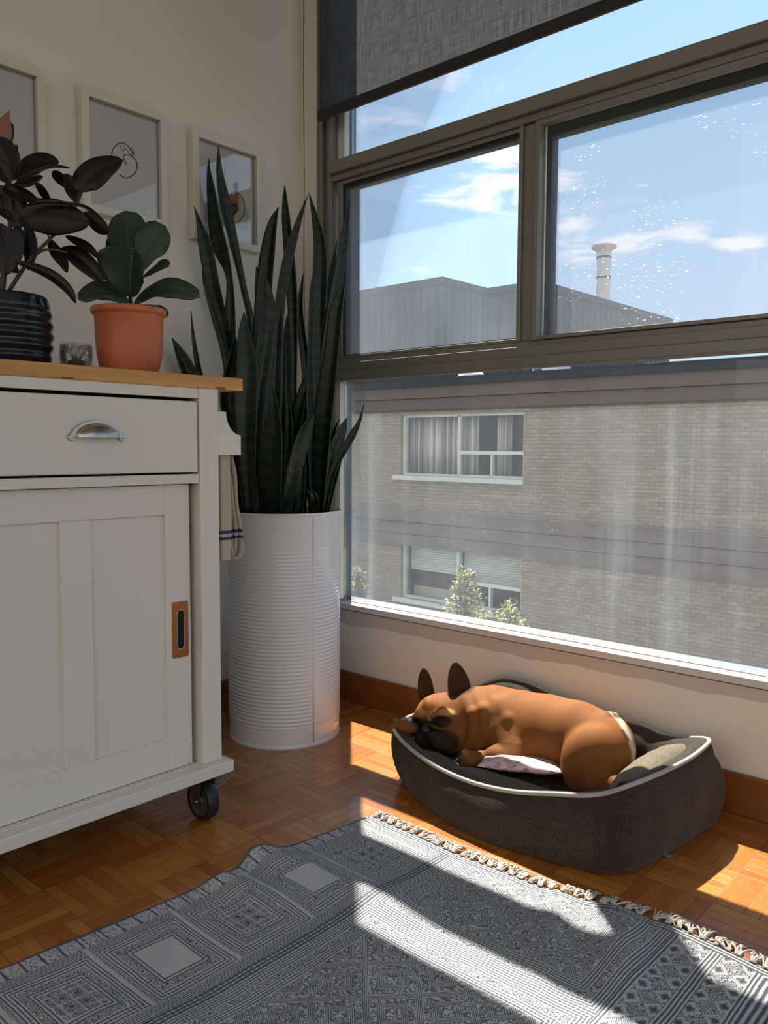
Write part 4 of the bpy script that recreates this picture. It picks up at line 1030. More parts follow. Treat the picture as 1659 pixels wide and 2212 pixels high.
# ================================================================== rug
def rug_mat():
    m, nt, b = mat('block printed cotton rug'); X.nt = nt
    uvn = N(nt, 'ShaderNodeUVMap'); uvn.uv_map = 'rug'; sp = nt.nodes.new('ShaderNodeSeparateXYZ'); nt.links.new(uvn.outputs[0], sp.inputs[0])
    u0 = X(sp.outputs[0]); v0 = X(sp.outputs[1])
    wob = nz(nt, vec(nt, u0 * 9, v0 * 9, 0.0), 1.0, 2)
    u = u0 + (wob - .5) * .006; v = v0 + (nz(nt, vec(nt, u0 * 9, v0 * 9, 5.0), 1.0, 2) - .5) * .006
    def band(a, lo, hi): return X.m('MULTIPLY', a > lo, a < hi)
    jit = nz(nt, vec(nt, u0 * 220, v0 * 220, 0.0), 1.0, 2)            # broken, hand printed lines
    def lines(r, f, duty=.5): return step(fabs(ffrac(r * f) - .5) * 2 + (jit - .5) * .7, duty - .1, duty + .12)
    def voro(sc, seed):
        n = N(nt, 'ShaderNodeTexVoronoi'); n.inputs['Scale'].default_value = sc; n.inputs['Randomness'].default_value = .75
        nt.links.new(vec(nt, u + seed, v, 0.0), n.inputs['Vector']); return X(n.outputs['Distance'])
    vr = voro(135, 0.0); curls = step(fsin(vr * 24.0) + (jit - .5) * 1.1, -.25, .25)
    # squares down the left edge
    ci = ffloor((v - .0445) / .1525); vc = fmod(v - .0445, .1525)
    par = fmod(ci, 2.0)
    r = fmax(fabs(u - .137) / .084, fabs(vc - .07625) / .070)
    dsh = step(fsin((u + v) * 900) + fsin((u - v) * 900) + (jit - .5), -1.2, -.4)
    l1 = fsat(lines(r, 13.0, .5) + (1 - dsh) * .45)
    ornring = X.m('MULTIPLY', r > .60, r < .76)
    cell = l1 * (1 - ornring) + curls * ornring
    lightc = r < .47
    orn = r < .44
    rr2 = fmax(fabs(ffrac((u - .137) / .026) - .5), fabs(ffrac((vc - .07625) / .022) - .5))
    gridp = step(rr2, .42, .46); dot = 1 - step(rr2 + (jit - .5) * .1, .10, .16)
    ornp = fsat(curls * .8 + gridp * .6 - dot)
    cell = cell * (1 - lightc * par) + lightc * par
    cell = cell * (1 - orn * (1 - par)) + ornp * orn * (1 - par)
    bar = fabs(vc - 0) < .0065
    cell = fmax(cell * (1 - bar), bar * .95)
    out1 = (r > 1.0) * (1 - bar)
    cell = cell * (1 - out1) + lines(u, 240, .5) * out1
    # outer edge: dark line, diamonds and little marks
    dia = fabs(u - .018) / .011 + fabs(ffrac(v / .031) - .5) * 31 * .031 / .008 / 1.6
    edge = step(dia, .55, .75) * (1 - step(dia, 1.5, 1.7) * step(jit, .45, .6) * .7)
    ed2 = step(fsin(v * 640 + (jit - .5) * 5) + (jit - .5), -.5, .1) * .9
    edge = mix3(step(fabs(ffrac(v / .031) - .5), .30, .34), edge, ed2)
    edge = edge * step(u, .004, .006)
    # long stripes between squares and centre
    s3 = lines(u, 250, .5)
    dash = step(fsin(v * 700) + (jit - .5), -.3, .2)
    s3b = lines(u, 140, .55) * fmax(dash, .35)
    # centre panels
    def panel(u_a, u_b, v_a, v_b):
        d = fmin(fmin(u - u_a, u_b - u), fmin(v - v_a, v_b - v)); return d
    pv = fmod(v - .262, .44); dA = fmin(fmin(u - .265, .69 - u), fmin(pv, .44 - pv))
    cl = fsat(lines(dA, 190, .5) + (1 - dsh) * .35); clw = lines(dA, 60, .62)
    bandw = X.m('MULTIPLY', dA > .022, dA < .034)
    frame_ = cl * (1 - bandw) + curls * bandw
    vr2 = voro(125, 3.1); med = step(fsin(vr2 * 14 + nz(nt, vec(nt, u0 * 60, v0 * 60, 2.0), 1.0, 2) * 5) + (jit - .5) * .9, -.35, .15)
    dd = fabs(ffrac((u - .265) / .142) - .5) + fabs(ffrac(v / .142) - .5)
    medl = fmax(step(fabs(dd - .40), .0, .03) * -1 + 1, 1 - step(dd, .055, .075))
    dlat = fabs(ffrac((u - .265) / .106) - .5) + fabs(ffrac(v / .11) - .5)
    dsel = fmod(ffloor(dlat * 7), 2.0)
    field = mix3(dsel, fmax(med * .9, .12), lines(dlat, 30, .5) * .95) * (1 - (1 - step(fabs(dlat - .5), .0, .03)) * .0)
    cdot = dlat < .045
    field = fmax(field * (1 - cdot), cdot * .95)
    centre = mix3(step(dA, .052, .055), frame_, field)
    # right hand column of diamonds and mirrored squares
    u3 = u - .69
    d3 = fabs(ffrac(u3 / .036) - .5) * 2.4 + fabs(ffrac(v / .036) - .5) * 2.4
    d3p = fsat(step(d3, .35, .5) * (1 - step(fabs(d3 - 1.1), 0.0, .16) * -1 * 0 - .0) * fmax(curls, step(d3, .5, .9) * (1 - step(d3, 1.0, 1.1))))
    colp = mix3(step(fabs(ffrac(u3 / .072) - .5), .33, .35), d3p, lines(u, 170, .48))
    u4 = fmod(u3 - .145, .30); r4 = fmax(fabs(u4 - .15) / .15, fabs(fmod(v - .02, .24) - .12) / .12)
    sq4 = lines(r4, 15, .5) * step(r4, .40, .42) + (1 - step(r4, .40, .42)) * d3p
    colp = mix3(step(u3, .144, .146), colp, sq4)
    p = mix3(u > .035, edge, cell)
    p = mix3(u > .222, p, mix3(u > .243, s3, s3b))
    p = mix3(u > .265, p, centre)
    p = mix3(u > .69, p, colp)
    # header at the fringe end
    hd = lines(v, 150, .5); p = mix3(v < .018, p, hd)
    weave = fsin(u0 * 1500) * fsin(v0 * 1500)
    fade = nz(nt, vec(nt, u0, v0, 0.0), 4.0, 4)
    p = fsat(.06 + p * (.74 + fade * .28) + weave * .07)
    c = colmix(nt, p, colmix(nt, fade, hexc('#373c48'), hexc('#535863')), hexc('#b8b7b5'))
    stain = step(nz(nt, vec(nt, u0, v0, 3.0), 7, 3), .66, .76); c = colmix(nt, stain * .25, c, hexc('#8a7d68'))
    lk(nt, c, b.inputs['Base Color']); b.inputs['Roughness'].default_value = .93; b.inputs['Specular IOR Level'].default_value = .2
    bump(nt, b, weave * .5 + p * .6 + jit * .3, .45, .0012)
    return m
def mix3(f, a, b):
    return a * (1 - f) + b * f
RUGZ = lambda x, y: (.0045 + .026 * math.exp(-((y + .842 - (x - .80) * .35) / .040) ** 2) * math.exp(-((x - .76) / .13) ** 2)
     + .010 * math.exp(-((y + .95 - (x - .8) * .2) / .03) ** 2) * math.exp(-((x - .80) / .16) ** 2)
     + .009 * max(0, math.sin((x * .9 - y * 1.5) * 9 + 1.3)) ** 2 * math.exp(-((x - 1.02) / .22) ** 2) * (1 if y < -.8 else math.exp(-((y + .8) / .08) ** 2))
     + .012 * math.exp(-(((x - 1.42) + (y + .60) * .5) / .035) ** 2) * math.exp(-((y + .62) / .12) ** 2)
     + .009 * math.exp(-(((x - 1.33) + (y + .66) * .4) / .028) ** 2) * math.exp(-((y + .66) / .12) ** 2))
def rug_left(y):
    ys = [-.56, -.70, -.80, -.857, -.93, -1.05, -1.33, -3.3]; xs = [.829, .812, .800, .786, .806, .792, .768, .76]
    return float(np.interp(-y, [-q for q in ys], xs))
def rug_front(x): return float(np.interp(x, [.82, 1.05, 1.264, 1.36, 1.476, 1.629, 3], [-.562, -.572, -.566, -.545, -.520, -.536, -.545]))
rx1, ry1 = 2.75, -3.1
nx, ny = 300, 380
rug = empty('rug', (1.75, -1.8, 0), 'blue grey and cream block patterned cotton rug lying on the parquet', 'rug')
vs = []; uv = []
for j in range(ny + 1):
    v_ = (j / ny) ** 1.3 * 2.54
    for i in range(nx + 1):
        u_q = (i / nx) ** 1.2 * 1.95
        yb_ = -.56 - v_; fade = max(0, 1 - u_q / .25)
        xx = .80 + u_q + (rug_left(yb_) - .80) * fade
        yy_ = yb_ + (rug_front(xx) + .56) * max(0, 1 - v_ / .35)
        zz = RUGZ(xx, yy_)
        if i > 0: zz += .0006 * math.sin(xx * 31 + yy_ * 17)
        vs.append((xx, yy_, zz)); uv.append((u_q, v_))
fs = [(j * (nx + 1) + i, (j + 1) * (nx + 1) + i, (j + 1) * (nx + 1) + i + 1, j * (nx + 1) + i + 1) for j in range(ny) for i in range(nx)]
o = obj('rug_cloth', vs, fs, rug_mat(), rug, smooth=True)
me = o.data; ul = me.uv_layers.new(name='rug'); li = np.zeros(len(me.loops), int); me.loops.foreach_get('vertex_index', li)
ul.data.foreach_set('uv', np.array(uv)[li].ravel()); s_ = o.modifiers.new('thickness', 'SOLIDIFY'); s_.thickness = .0035; s_.offset = -1
tas = simple('cream cotton fringe', hexc('#b9b2a7'), .9, var=.12, scale=60, bs=.4, bscale=300)
rnd = random.Random(11); x = .842; k = 0
while x < 2.6:
    yf = rug_front(x); g = G(); ln = rnd.uniform(.030, .042); lean = rnd.uniform(-.5, .5); curl = rnd.uniform(-1, 1)
    zb_ = RUGZ(x, yf) 
    for q in range(9):
        ox = rnd.gauss(0, .0022); cl = lean + rnd.gauss(0, .28); P = []
        for t in range(5):
            f = t / 4
            P.append((x + ox * (1 + 1.6 * f) + cl * ln * f + .004 * math.sin(f * 5 + q + curl) * f, yf - .003 + ln * f * math.cos(cl), max(.0016, zb_ * (1 - f) + .0016 + .009 * math.sin(f * PI) * rnd.uniform(.2, .9))))
        g.tube(catmull(P, 3), [.00135, .0015, .0015, .0015, .0015, .0015, .0014, .0014, .0013, .0013, .0012, .0011, .0008], 5)
    g.ball((x, yf + .002, zb_ + .001), (.0032, .004, .0028), 8, 6)
    g.build('tassel', tas, rug, smooth=True)
    x += rnd.uniform(.0185, .0245); k += 1
    if k >= 98: break
# ================================================================== dog bed
def fabric(name, c0, c1, sc=700, rough=.95, felt=False):
    m, nt, b = mat(name); X.nt = nt; v, x, y, z = coords(nt)
    warp = nz(nt, vec(nt, (x + y) * 18, 0.0, z * sc), 1.0, 3); weft = nz(nt, vec(nt, (x - y) * sc * .7, (x + y) * sc * .7, z * 22), 1.0, 3)
    t = nz(nt, v, 420, 4, .7) if felt else (warp + weft) * .5; blot = nz(nt, v, 7, 4)
    c = colmix(nt, step(t, .38, .62), c0, c1); c = colmix(nt, step(blot, .4, .7) * .25, c, c1)
    lint = step(nz(nt, v, 260, 1), .80, .83); c = colmix(nt, lint * .5, c, hexc('#b5aea4'))
    lk(nt, c, b.inputs['Base Color']); b.inputs['Roughness'].default_value = rough; b.inputs['Specular IOR Level'].default_value = .15
    b.inputs['Sheen Weight'].default_value = .12; b.inputs['Sheen Roughness'].default_value = .5
    bump(nt, b, t + blot * .8, .55, .0016); return m
bedf = fabric('charcoal brown woven upholstery', hexc('#29231b'), hexc('#433a2f'))
bed = empty('dog_bed', (1.08, -.24, 0), 'charcoal fabric dog bed with pale grey piping under the window', 'dog bed')
rim_c = [at(850, 1572, 0, .752), at(866, 1600, 1, -.418), at(905, 1634, 1, -.440), at(960, 1668, 1, -.455), at(1030, 1696, 1, -.462), at(1110, 1713, 1, -.462), at(1200, 1718, 1, -.458), at(1262, 1721, 1, -.450),
         at(1310, 1716, 1, -.425), at(1355, 1701, 0, 1.345), at(1400, 1684, 0, 1.362), at(1450, 1662, 0, 1.376), at(1497, 1636, 0, 1.384), at(1530, 1608, 0, 1.384), at(1524, 1598, 0, 1.366), at(1480, 1596, 1, -.060), at(1430, 1588, 1, -.045), at(1390, 1570, 1, -.042), at(1335, 1556, 1, -.040),
         at(1260, 1528, 1, -.036), at(1190, 1500, 1, -.034), at(1140, 1478, 1, -.034), at(1095, 1469, 1, -.034), at(1060, 1476, 1, -.036), at(1030, 1494, 1, -.038), Vector((.86, -.045, .150)), Vector((.76, -.065, .128)), Vector((.708, -.14, .118)), Vector((.697, -.215, .117)), at(890, 1548, 2, .122), at(871, 1557, 2, .130)]
rim = catmull(rim_c, 8, closed=True); nR = len(rim)
cenb = Vector((1.07, -.235, 0))
base_c = [(.762, -.372), (.80, -.400), (.90, -.448), (1.037, -.486), (1.17, -.482), (1.27, -.462), (1.318, -.445), (1.345, -.41), (1.362, -.33), (1.378, -.22), (1.39, -.10), (1.388, -.045), (1.34, -.028), (1.2, -.024), (1.0, -.024), (.84, -.026), (.765, -.04), (.722, -.11), (.706, -.20), (.716, -.29), (.742, -.345)]
base = catmull([Vector((a, b, 0)) for a, b in base_c], 24, closed=True)
def by_angle(P, a):
    return min(P, key=lambda p: abs(((math.atan2((p.y - cenb.y) * 1.5, p.x - cenb.x) - a + PI) % (2 * PI)) - PI))
vs = []; NP = 0
for i, p in enumerate(rim):
    a = math.atan2((p.y - cenb.y) * 1.5, p.x - cenb.x); q = by_angle(base, a); q = Vector((q.x, q.y, 0))
    t_ = (rim[(i + 1) % nR] - rim[i - 1]); n_ = Vector((t_.y, -t_.x, 0)).normalized()
    if n_.dot(Vector((p.x - cenb.x, (p.y - cenb.y), 0))) < 0: n_ = -n_
    prof = []
    q2 = q - n_ * .012
    back = 1 if p.y > -.10 else 0
    bl_ = .004 if back else (.016 + .012 * max(0, n_.x))
    pad = .25 if (n_.x < -.55) else 1.0
    wr = .0016 * math.sin(i * .55) + .0012 * math.sin(i * .23 + 1)
    for t in (0, .06, .15, .28, .42, .56, .70, .82, .92, 1.0):
        z_ = p.z * t; xy = (q * (1 - t) + Vector((p.x, p.y, 0)) * t)
        prof.append(Vector((xy.x, xy.y, 0)) + n_ * (bl_ * math.sin(PI * min(1, t * .96 + .03)) ** .8 + wr * math.sin(PI * t) - (.010 if t == 0 else 0)) + Vector((0, 0, max(z_, .0015))))
    inn = -n_
    P0 = Vector((p.x, p.y, p.z))
    for (dx, dz) in ((.006, .0035), (.018, .003), (.034, -.006), (.048, -.022), (.056, -.044), (.056, -.07), (.050, -.09)):
        w = P0 + inn * dx * pad + Vector((0, 0, dz)); w.z = max(w.z, .03); prof.append(w)
    NP = len(prof); vs += prof
fs = [(i * NP + k, ((i + 1) % nR) * NP + k, ((i + 1) % nR) * NP + k + 1, i * NP + k + 1) for i in range(nR) for k in range(NP - 1)]
k0 = len(vs); vs.append(cenb + Vector((0, 0, .0015))); vs.append(cenb + Vector((0, 0, .03)))
fs += [(k0, ((i + 1) % nR) * NP, i * NP) for i in range(nR)] + [(k0 + 1, i * NP + NP - 1, ((i + 1) % nR) * NP + NP - 1) for i in range(nR)]
o = obj('bed_wall', vs, fs, bedf, bed, smooth=True)
pp = simple('pale grey piping cord', hexc('#a49c94'), .8, var=.06, bs=.2, bscale=400)
G().tube([p + Vector((0, 0, .0025)) for p in rim], .0047, 10, closed=True).build('piping', pp, bed, smooth=True)
# seam down the front corner
sq_ = [i for i in range(nR) if rim[i].y < -.40]; si = min(sq_, key=lambda i: abs(rim[i].x - 1.288))
G().tube([vs[si * NP + k] + Vector((.0006, -.0012, 0)) for k in range(0, 10)], .0016, 6).build('corner_seam', bedf, bed, smooth=True)
# seat cushion
def pillow(name, c, hx, hy, th, m, parent, R=None, n=36, e=3.2, wr=.0):
    vs = []; fs = []
    for s_ in (1, -1):
        for j in range(n + 1):
            for i in range(n + 1):
                a, b_ = i / n * 2 - 1, j / n * 2 - 1
                f = max(0, (1 - abs(a) ** e) * (1 - abs(b_) ** e)) ** .5
                px_ = a * hx * (1 - .05 * (1 - abs(b_)) * abs(a)); py_ = b_ * hy * (1 - .05 * (1 - abs(a)) * abs(b_))
                z_ = s_ * th * f + (wr * (noise.noise(Vector((px_ * 30, py_ * 30, s_))) * f if wr else 0))
                vs.append(Vector((px_, py_, z_)))
    q = (n + 1) ** 2
    for j in range(n):
        for i in range(n):
            a = j * (n + 1) + i; fs.append((a, a + 1, a + n + 2, a + n + 1)); fs.append((q + a, q + a + n + 1, q + a + n + 2, q + a + 1))
    R = R or Matrix.Identity(3)
    o = obj(name, [Vector(c) + R @ v for v in vs], fs, m, parent, smooth=True)
    bm = bmesh.new(); bm.from_mesh(o.data); bmesh.ops.remove_doubles(bm, verts=bm.verts, dist=.0002); bm.to_mesh(o.data); bm.free()
    return o
ins = fabric('lighter charcoal cushion cloth', hexc('#3b342b'), hexc('#5f5547'), felt=True)
vs = []; fs = []; NQ = 14
for i, p in enumerate(rim):
    for k in range(NQ + 1):
        t = k / NQ
        r_ = Vector((p.x, p.y, 0)).lerp(cenb, .075 + .925 * t); ed = min(1, t / .28)
        hz = (max(p.z, .06) - .034) * (1 - t) ** .5 * (1 - ed) + ed * .083
        hz = .03 + (min(p.z - .004, .098) - .03) * math.sqrt(max(0, 1 - (1 - min(1, t / .10)) ** 2)) if t < .1 else (min(p.z - .004, .098)) * (1 - min(1, (t - .1) / .35)) + .056 * min(1, (t - .1) / .35)
        sy = min(1, max(0, (-.25 - r_.y) / .07)); sy = sy * sy * (3 - 2 * sy) * (1 - min(1, max(0, (r_.x - 1.17) / .06)) * .8)
        hz0 = .048 + .047 * min(1, max(0, (-.285 - r_.y) / .085)) * (1 - min(1, max(0, (r_.x - 1.17) / .06)) * .7)
        hz = min(hz0, .03 + (p.z - .036) * math.sqrt(max(0, 1 - (1 - min(1, t / .08)) ** 2)))
        hz += .0025 * math.sin(i * .3) * math.sin(t * 9)
        vs.append(Vector((r_.x, r_.y, hz)))
PAWC = at(1012, 1650, 1, -.344)
for q_ in vs:
    d_ = math.hypot(q_.x - PAWC.x, q_.y - PAWC.y); q_.z -= .022 * math.exp(-(d_ / .032) ** 2)
fs = [(i * (NQ + 1) + k, ((i + 1) % nR) * (NQ + 1) + k, ((i + 1) % nR) * (NQ + 1) + k + 1, i * (NQ + 1) + k + 1) for i in range(nR) for k in range(NQ)]
obj('seat_cushion', vs, fs, ins, bed, smooth=True)
# end bolster at the right, inside
bc = at(1440, 1645, 0, 1.295)
g = G(); P = [(1.300, -.055), (1.305, -.12), (1.300, -.20), (1.290, -.29), (1.262, -.37)]
Pz = [Vector((a, b, .105)) for a, b in P]; pillow('end_bolster', (1.318, -.215, .112), .052, .165, .056, fabric('sunlit tone cushion cloth', hexc('#574e40'), hexc('#7f7362'), felt=True), bed, Matrix.Rotation(math.radians(-28), 3, 'Y'), e=3.0, wr=.003)  # cloth colour lightened to carry the sunlight on the bolster
# zipper pull
zp = at(1418, 1840, 2, .004); ze = at(1452, 1852, 2, .003)
g = G(); d_ = (ze - zp).normalized(); sdv = Vector((-d_.y, d_.x, 0))
L = (ze - zp).length
for (a0, a1, w) in ((0, .45, .0030), (.45, .55, .0042), (.55, .62, .0050), (.9, 1.0, .0045)):
    A, B = zp + d_ * L * a0, zp + d_ * L * a1
    g.add([A + sdv * w, A - sdv * w, B - sdv * w, B + sdv * w, A + sdv * w + Vector((0, 0, .0016)), A - sdv * w + Vector((0, 0, .0016)), B - sdv * w + Vector((0, 0, .0016)), B + sdv * w + Vector((0, 0, .0016))], [(0, 1, 2, 3), (7, 6, 5, 4), (0, 4, 5, 1), (1, 5, 6, 2), (2, 6, 7, 3), (3, 7, 4, 0)])
for s_ in (-1, 1):
    A, B = zp + d_ * L * .6 + sdv * s_ * .0038, zp + d_ * L * .95 + sdv * s_ * .0036
    g.tube([A + Vector((0, 0, .0008)), B + Vector((0, 0, .0008))], .0012, 6)
g.build('zipper_pull', simple('pale metal zip pull', hexc('#b5b0aa'), .4, .6), bed)
# ================================================================== pink cushion
def pink_mat():
    m, nt, b = mat('pink printed cotton'); X.nt = nt; v, x, y, z = coords(nt)
    vo = N(nt, 'ShaderNodeTexVoronoi'); vo.inputs['Scale'].default_value = 38; nt.links.new(v, vo.inputs['Vector']); d = X(vo.outputs['Distance'])
    sk_ = nz(nt, v, 130, 4, .7); blot = (1 - step(d, .34, .46)) * (1 - step(fabs(sk_ - .5), .02, .06))
    c = colmix(nt, fsat(blot) * .8, hexc('#dfb9bb'), hexc('#4a4248')); lk(nt, c, b.inputs['Base Color']); b.inputs['Roughness'].default_value = .7
    return m
A_ = at(1030, 1668, 2, .089); B_ = at(1214, 1684, 2, .092)
ax = (B_ - A_).normalized(); ay = Vector((-ax.y, ax.x, 0)); az = Vector((0, 0, 1))
mid = (A_ + B_) / 2 + ay * .062
R_ = Matrix((ax, ay, az)).transposed()
R_ = R_ @ Matrix.Rotation(math.radians(-7), 3, 'X')
pc3 = pillow('pink_cushion', mid + Vector((0, 0, .006)), (B_ - A_).length / 2 * 1.0, .062, .0155, pink_mat(), None, R_, e=2.2, wr=.004)
tag(pc3, 'small pale pink cushion printed with dog sketches, tucked under the bulldog', 'cushion')
# ================================================================== french bulldog (one continuous surface)
YS = .058
def DY(u, v, y): return at(u, v, 1, y + YS)
def PXR(p): return depth_of(p) / F_PX
prims = []   # (kind, data, k, op)
def cone(p, q, ra, rb, k=.012, op=1): prims.append(('c', Vector(p), Vector(q), ra, rb, k, op))
def ell(p, r, R=None, k=.012, op=1): prims.append(('e', Vector(p), r, R, k, op))
def S1(u, v, y, r, k=.012, op=1): p = DY(u, v, y); cone(p, p + Vector((.0005, 0, 0)), r * PXR(p), r * PXR(p), k, op)
def C1(a, b, k=.012, op=1):
    p, q = DY(*a[:3]), DY(*b[:3]); cone(p, q, a[3] * PXR(p), b[3] * PXR(q), k, op)
def chainp(L, k=.008, op=1):
    for a, b in zip(L, L[1:]): C1(a, b, k, op)
SCR = Matrix((RIGHT, Vector(RM.T @ np.array([0, -1.0, 0])), TOCAM)).transposed()   # columns right, up, toward camera
def E1(u, v, y, rx, ry, rz, k=.012, rot=0.0, op=1, ty=0.0):
    p = DY(u, v, y); s = PXR(p); R = SCR @ Matrix.Rotation(math.radians(rot), 3, 'Z') @ Matrix.Rotation(math.radians(ty), 3, 'Y')
    ell(p, (rx * s, ry * s, rz * s), R, k, op)
# trunk
chainp([(1068, 1574, -.232, 84), (1120, 1578, -.232, 82), (1180, 1588, -.232, 83), (1240, 1598, -.232, 80), (1283, 1614, -.232, 80)], .02)
E1(1312, 1618, -.235, 56, 70, 72, .02, rot=-12)
# belly fullness near the camera
E1(1160, 1620, -.275, 90, 50, 45, .02)
# thigh, lower leg and foot
E1(1278, 1645, -.300, 66, 78, 52, .016, rot=-20)
C1((1290, 1690, -.325, 36), (1335, 1700, -.330, 22), .014)
chainp([(1335, 1700, -.330, 18), (1362, 1694, -.318, 13), (1374, 1690, -.310, 10)], .006)
# shoulder, neck
E1(1082, 1568, -.282, 52, 62, 46, .018, rot=10)
chainp([(1062, 1552, -.245, 70), (1020, 1552, -.272, 62), (985, 1556, -.290, 54)], .02)
# folds of the neck (soft rolls)
chainp([(1024, 1504, -.285, 9), (1044, 1535, -.318, 11), (1048, 1575, -.330, 12), (1036, 1612, -.335, 11), (1020, 1632, -.330, 9)], .014)
E1(1010, 1590, -.305, 40, 50, 40, .016)
chainp([(1006, 1512, -.305, 9), (1022, 1542, -.328, 11), (1024, 1580, -.338, 12), (1012, 1612, -.342, 12)], .012)
chainp([(1035, 1520, -.338, 2.2), (1038, 1550, -.352, 2.8), (1036, 1590, -.358, 2.8), (1022, 1622, -.358, 2.2)], .008, -1)
chainp([(1070, 1520, -.290, 8), (1098, 1556, -.308, 9), (1112, 1596, -.318, 8)], .016)
# skull
E1(962, 1547, -.300, 58, 50, 54, .014, rot=-6)
E1(938, 1538, -.320, 37, 32, 34, .014)
E1(985, 1574, -.325, 38, 42, 34, .014)
E1(950, 1590, -.318, 46, 34, 34, .014)
# brow and cheek wrinkles
chainp([(897, 1550, -.340, 8), (908, 1540, -.352, 10), (922, 1546, -.360, 7)], .007)
chainp([(938, 1546, -.360, 7), (956, 1538, -.356, 11), (976, 1547, -.346, 8)], .007)
chainp([(922, 1512, -.335, 3), (926, 1530, -.346, 3), (928, 1545, -.352, 3)], .012)
chainp([(978, 1566, -.345, 6), (994, 1586, -.345, 7), (994, 1612, -.340, 7)], .010)
# muzzle and lips
E1(922, 1588, -.345, 26, 22, 26, .008)
E1(945, 1600, -.338, 42, 28, 30, .008)
chainp([(912, 1590, -.362, 13), (903, 1601, -.362, 13), (908, 1614, -.356, 11)], .005)
chainp([(934, 1590, -.366, 13), (950, 1600, -.364, 22), (972, 1612, -.352, 17)], .005)
E1(940, 1618, -.345, 40, 14, 26, .010)
chainp([(912, 1570, -.372, 5), (924, 1566, -.376, 5), (938, 1570, -.374, 5.5), (958, 1577, -.368, 6), (978, 1590, -.358, 6), (988, 1606, -.350, 6)], .004)
chainp([(911, 1571, -.370, 5), (902, 1580, -.362, 5), (896, 1590, -.356, 5)], .004)
# hollows under the brows where the eyes are closed, and the crease below the nose
chainp([(936, 1560, -.378, 4.5), (952, 1560, -.372, 6.5), (970, 1558, -.362, 4)], .006, -1)
chainp([(893, 1562, -.356, 4), (901, 1561, -.362, 5), (911, 1562, -.370, 3.5)], .006, -1)
chainp([(919, 1588, -.392, 2.6), (920, 1600, -.390, 3), (922, 1614, -.382, 2.6)], .004, -1)

# ears
def ear(base, tip, w, nrm, side):
    b, t = DY(*base), DY(*tip); a = (t - b).normalized(); L = (t - b).length
    n_ = (Vector(nrm) - a * a.dot(Vector(nrm))).normalized(); w_ = a.cross(n_)
    R = Matrix((w_, n_, a)).transposed(); s = PXR(b)
    prims.append(('ear', b, t, w * s, R, .010, 1))
nb = (TOCAM + RIGHT * -.35)
ear((922, 1503, -.292), (914, 1446, -.292), 18.5, nb, -1)
ear((997, 1510, -.285), (983, 1434, -.285), 26.5, TOCAM + RIGHT * -.15, 1)
# near front leg: upper arm, elbow, forearm, paw
chainp([(1088, 1588, -.300, 42), (1112, 1628, -.325, 32), (1108, 1643, -.340, 27)], .014)
chainp([(1112, 1640, -.338, 27), (1072, 1636, -.356, 23), (1040, 1640, -.368, 17)], .010)
chainp([(1040, 1641, -.368, 17), (1019, 1642, -.405, 21)], .007)
TO1 = [(1005, 1627, -.416, 9.5), (996, 1639, -.420, 9.5), (1000, 1653, -.420, 9.5), (1014, 1660, -.416, 9.5)]
for (u, v, y, r) in TO1: C1((1018, 1644, -.402, r * 1.05), (u, v, y, r), .0022)
# far front paw hooked on the rim
def DX(u, v, x): return at(u, v, 0, x)
fp = [(DX(893, 1573, .785), 11), (DX(880, 1571, .774), 12), (DX(866, 1568, .762), 13.5)]
for (p, r), (q, s_) in zip(fp, fp[1:]): cone(p, q, r * PXR(p), s_ * PXR(q), .008)
TO2 = [(DX(855, 1557, .762), 7), (DX(852, 1567, .759), 7.5), (DX(857, 1577, .759), 7), (DX(868, 1581, .760), 7)]
for (p, r) in TO2: cone(fp[-1][0], p, 8 * PXR(p), r * PXR(p), .0018)
# small tail stub
chainp([(1318, 1548, -.225, 12), (1328, 1546, -.222, 7)], .010)
def sd_eval(pr, P):
    if pr[0] == 'c':
        a = np.array(pr[1]); b = np.array(pr[2]); ra, rb = pr[3], pr[4]; ab = b - a; t = np.clip(((P - a) @ ab) / (ab @ ab), 0, 1)
        return np.linalg.norm(P - a - t[..., None] * ab, axis=-1) - (ra + (rb - ra) * t)
    if pr[0] == 'e':
        R = np.array(pr[3]); q = (P - np.array(pr[1])) @ R; r = np.array(pr[2]); k0 = np.linalg.norm(q / r, axis=-1); k1 = np.linalg.norm(q / (r * r), axis=-1)
        return k0 * (k0 - 1) / np.maximum(k1, 1e-6)
    if pr[0] == 'ear':
        b = np.array(pr[1]); t = np.array(pr[2]); L = np.linalg.norm(t - b); w = pr[3]; R = np.array(pr[4]); q = (P - b) @ R
        s = np.clip(q[..., 2] / L, -.25, 1.0)
        wid = w * np.sqrt(np.clip(1 - ((s - .22) / .81) ** 2, .0, 1)) * (1 - .10 * s)
        cup = .0085 * (1 - (q[..., 0] / (w + 1e-6)) ** 2) - .002            # dished front
        x_, y_ = q[..., 0], q[..., 1] + cup
        th = np.minimum(.0036, wid * .5 + .0006) + .006 * np.clip(.25 - s, 0, .5) * 2
        dx = np.abs(x_) - wid + th; dy = np.abs(y_) - 0.0; dz = np.maximum(q[..., 2] - L, -.25 * L - q[..., 2])
        return np.sqrt(np.maximum(dx, 0) ** 2 + dy ** 2 + np.maximum(dz, 0) ** 2) - th
def pr_bounds(pr):
    if pr[0] == 'c':
        r = max(pr[3], pr[4]); a, b = np.array(pr[1]), np.array(pr[2]); return np.minimum(a, b) - r, np.maximum(a, b) + r
    if pr[0] == 'e':
        r = max(pr[2]); a = np.array(pr[1]); return a - r, a + r
    a, b = np.array(pr[1]), np.array(pr[2]); r = pr[3] + .01; return np.minimum(a, b) - r - .01, np.maximum(a, b) + r
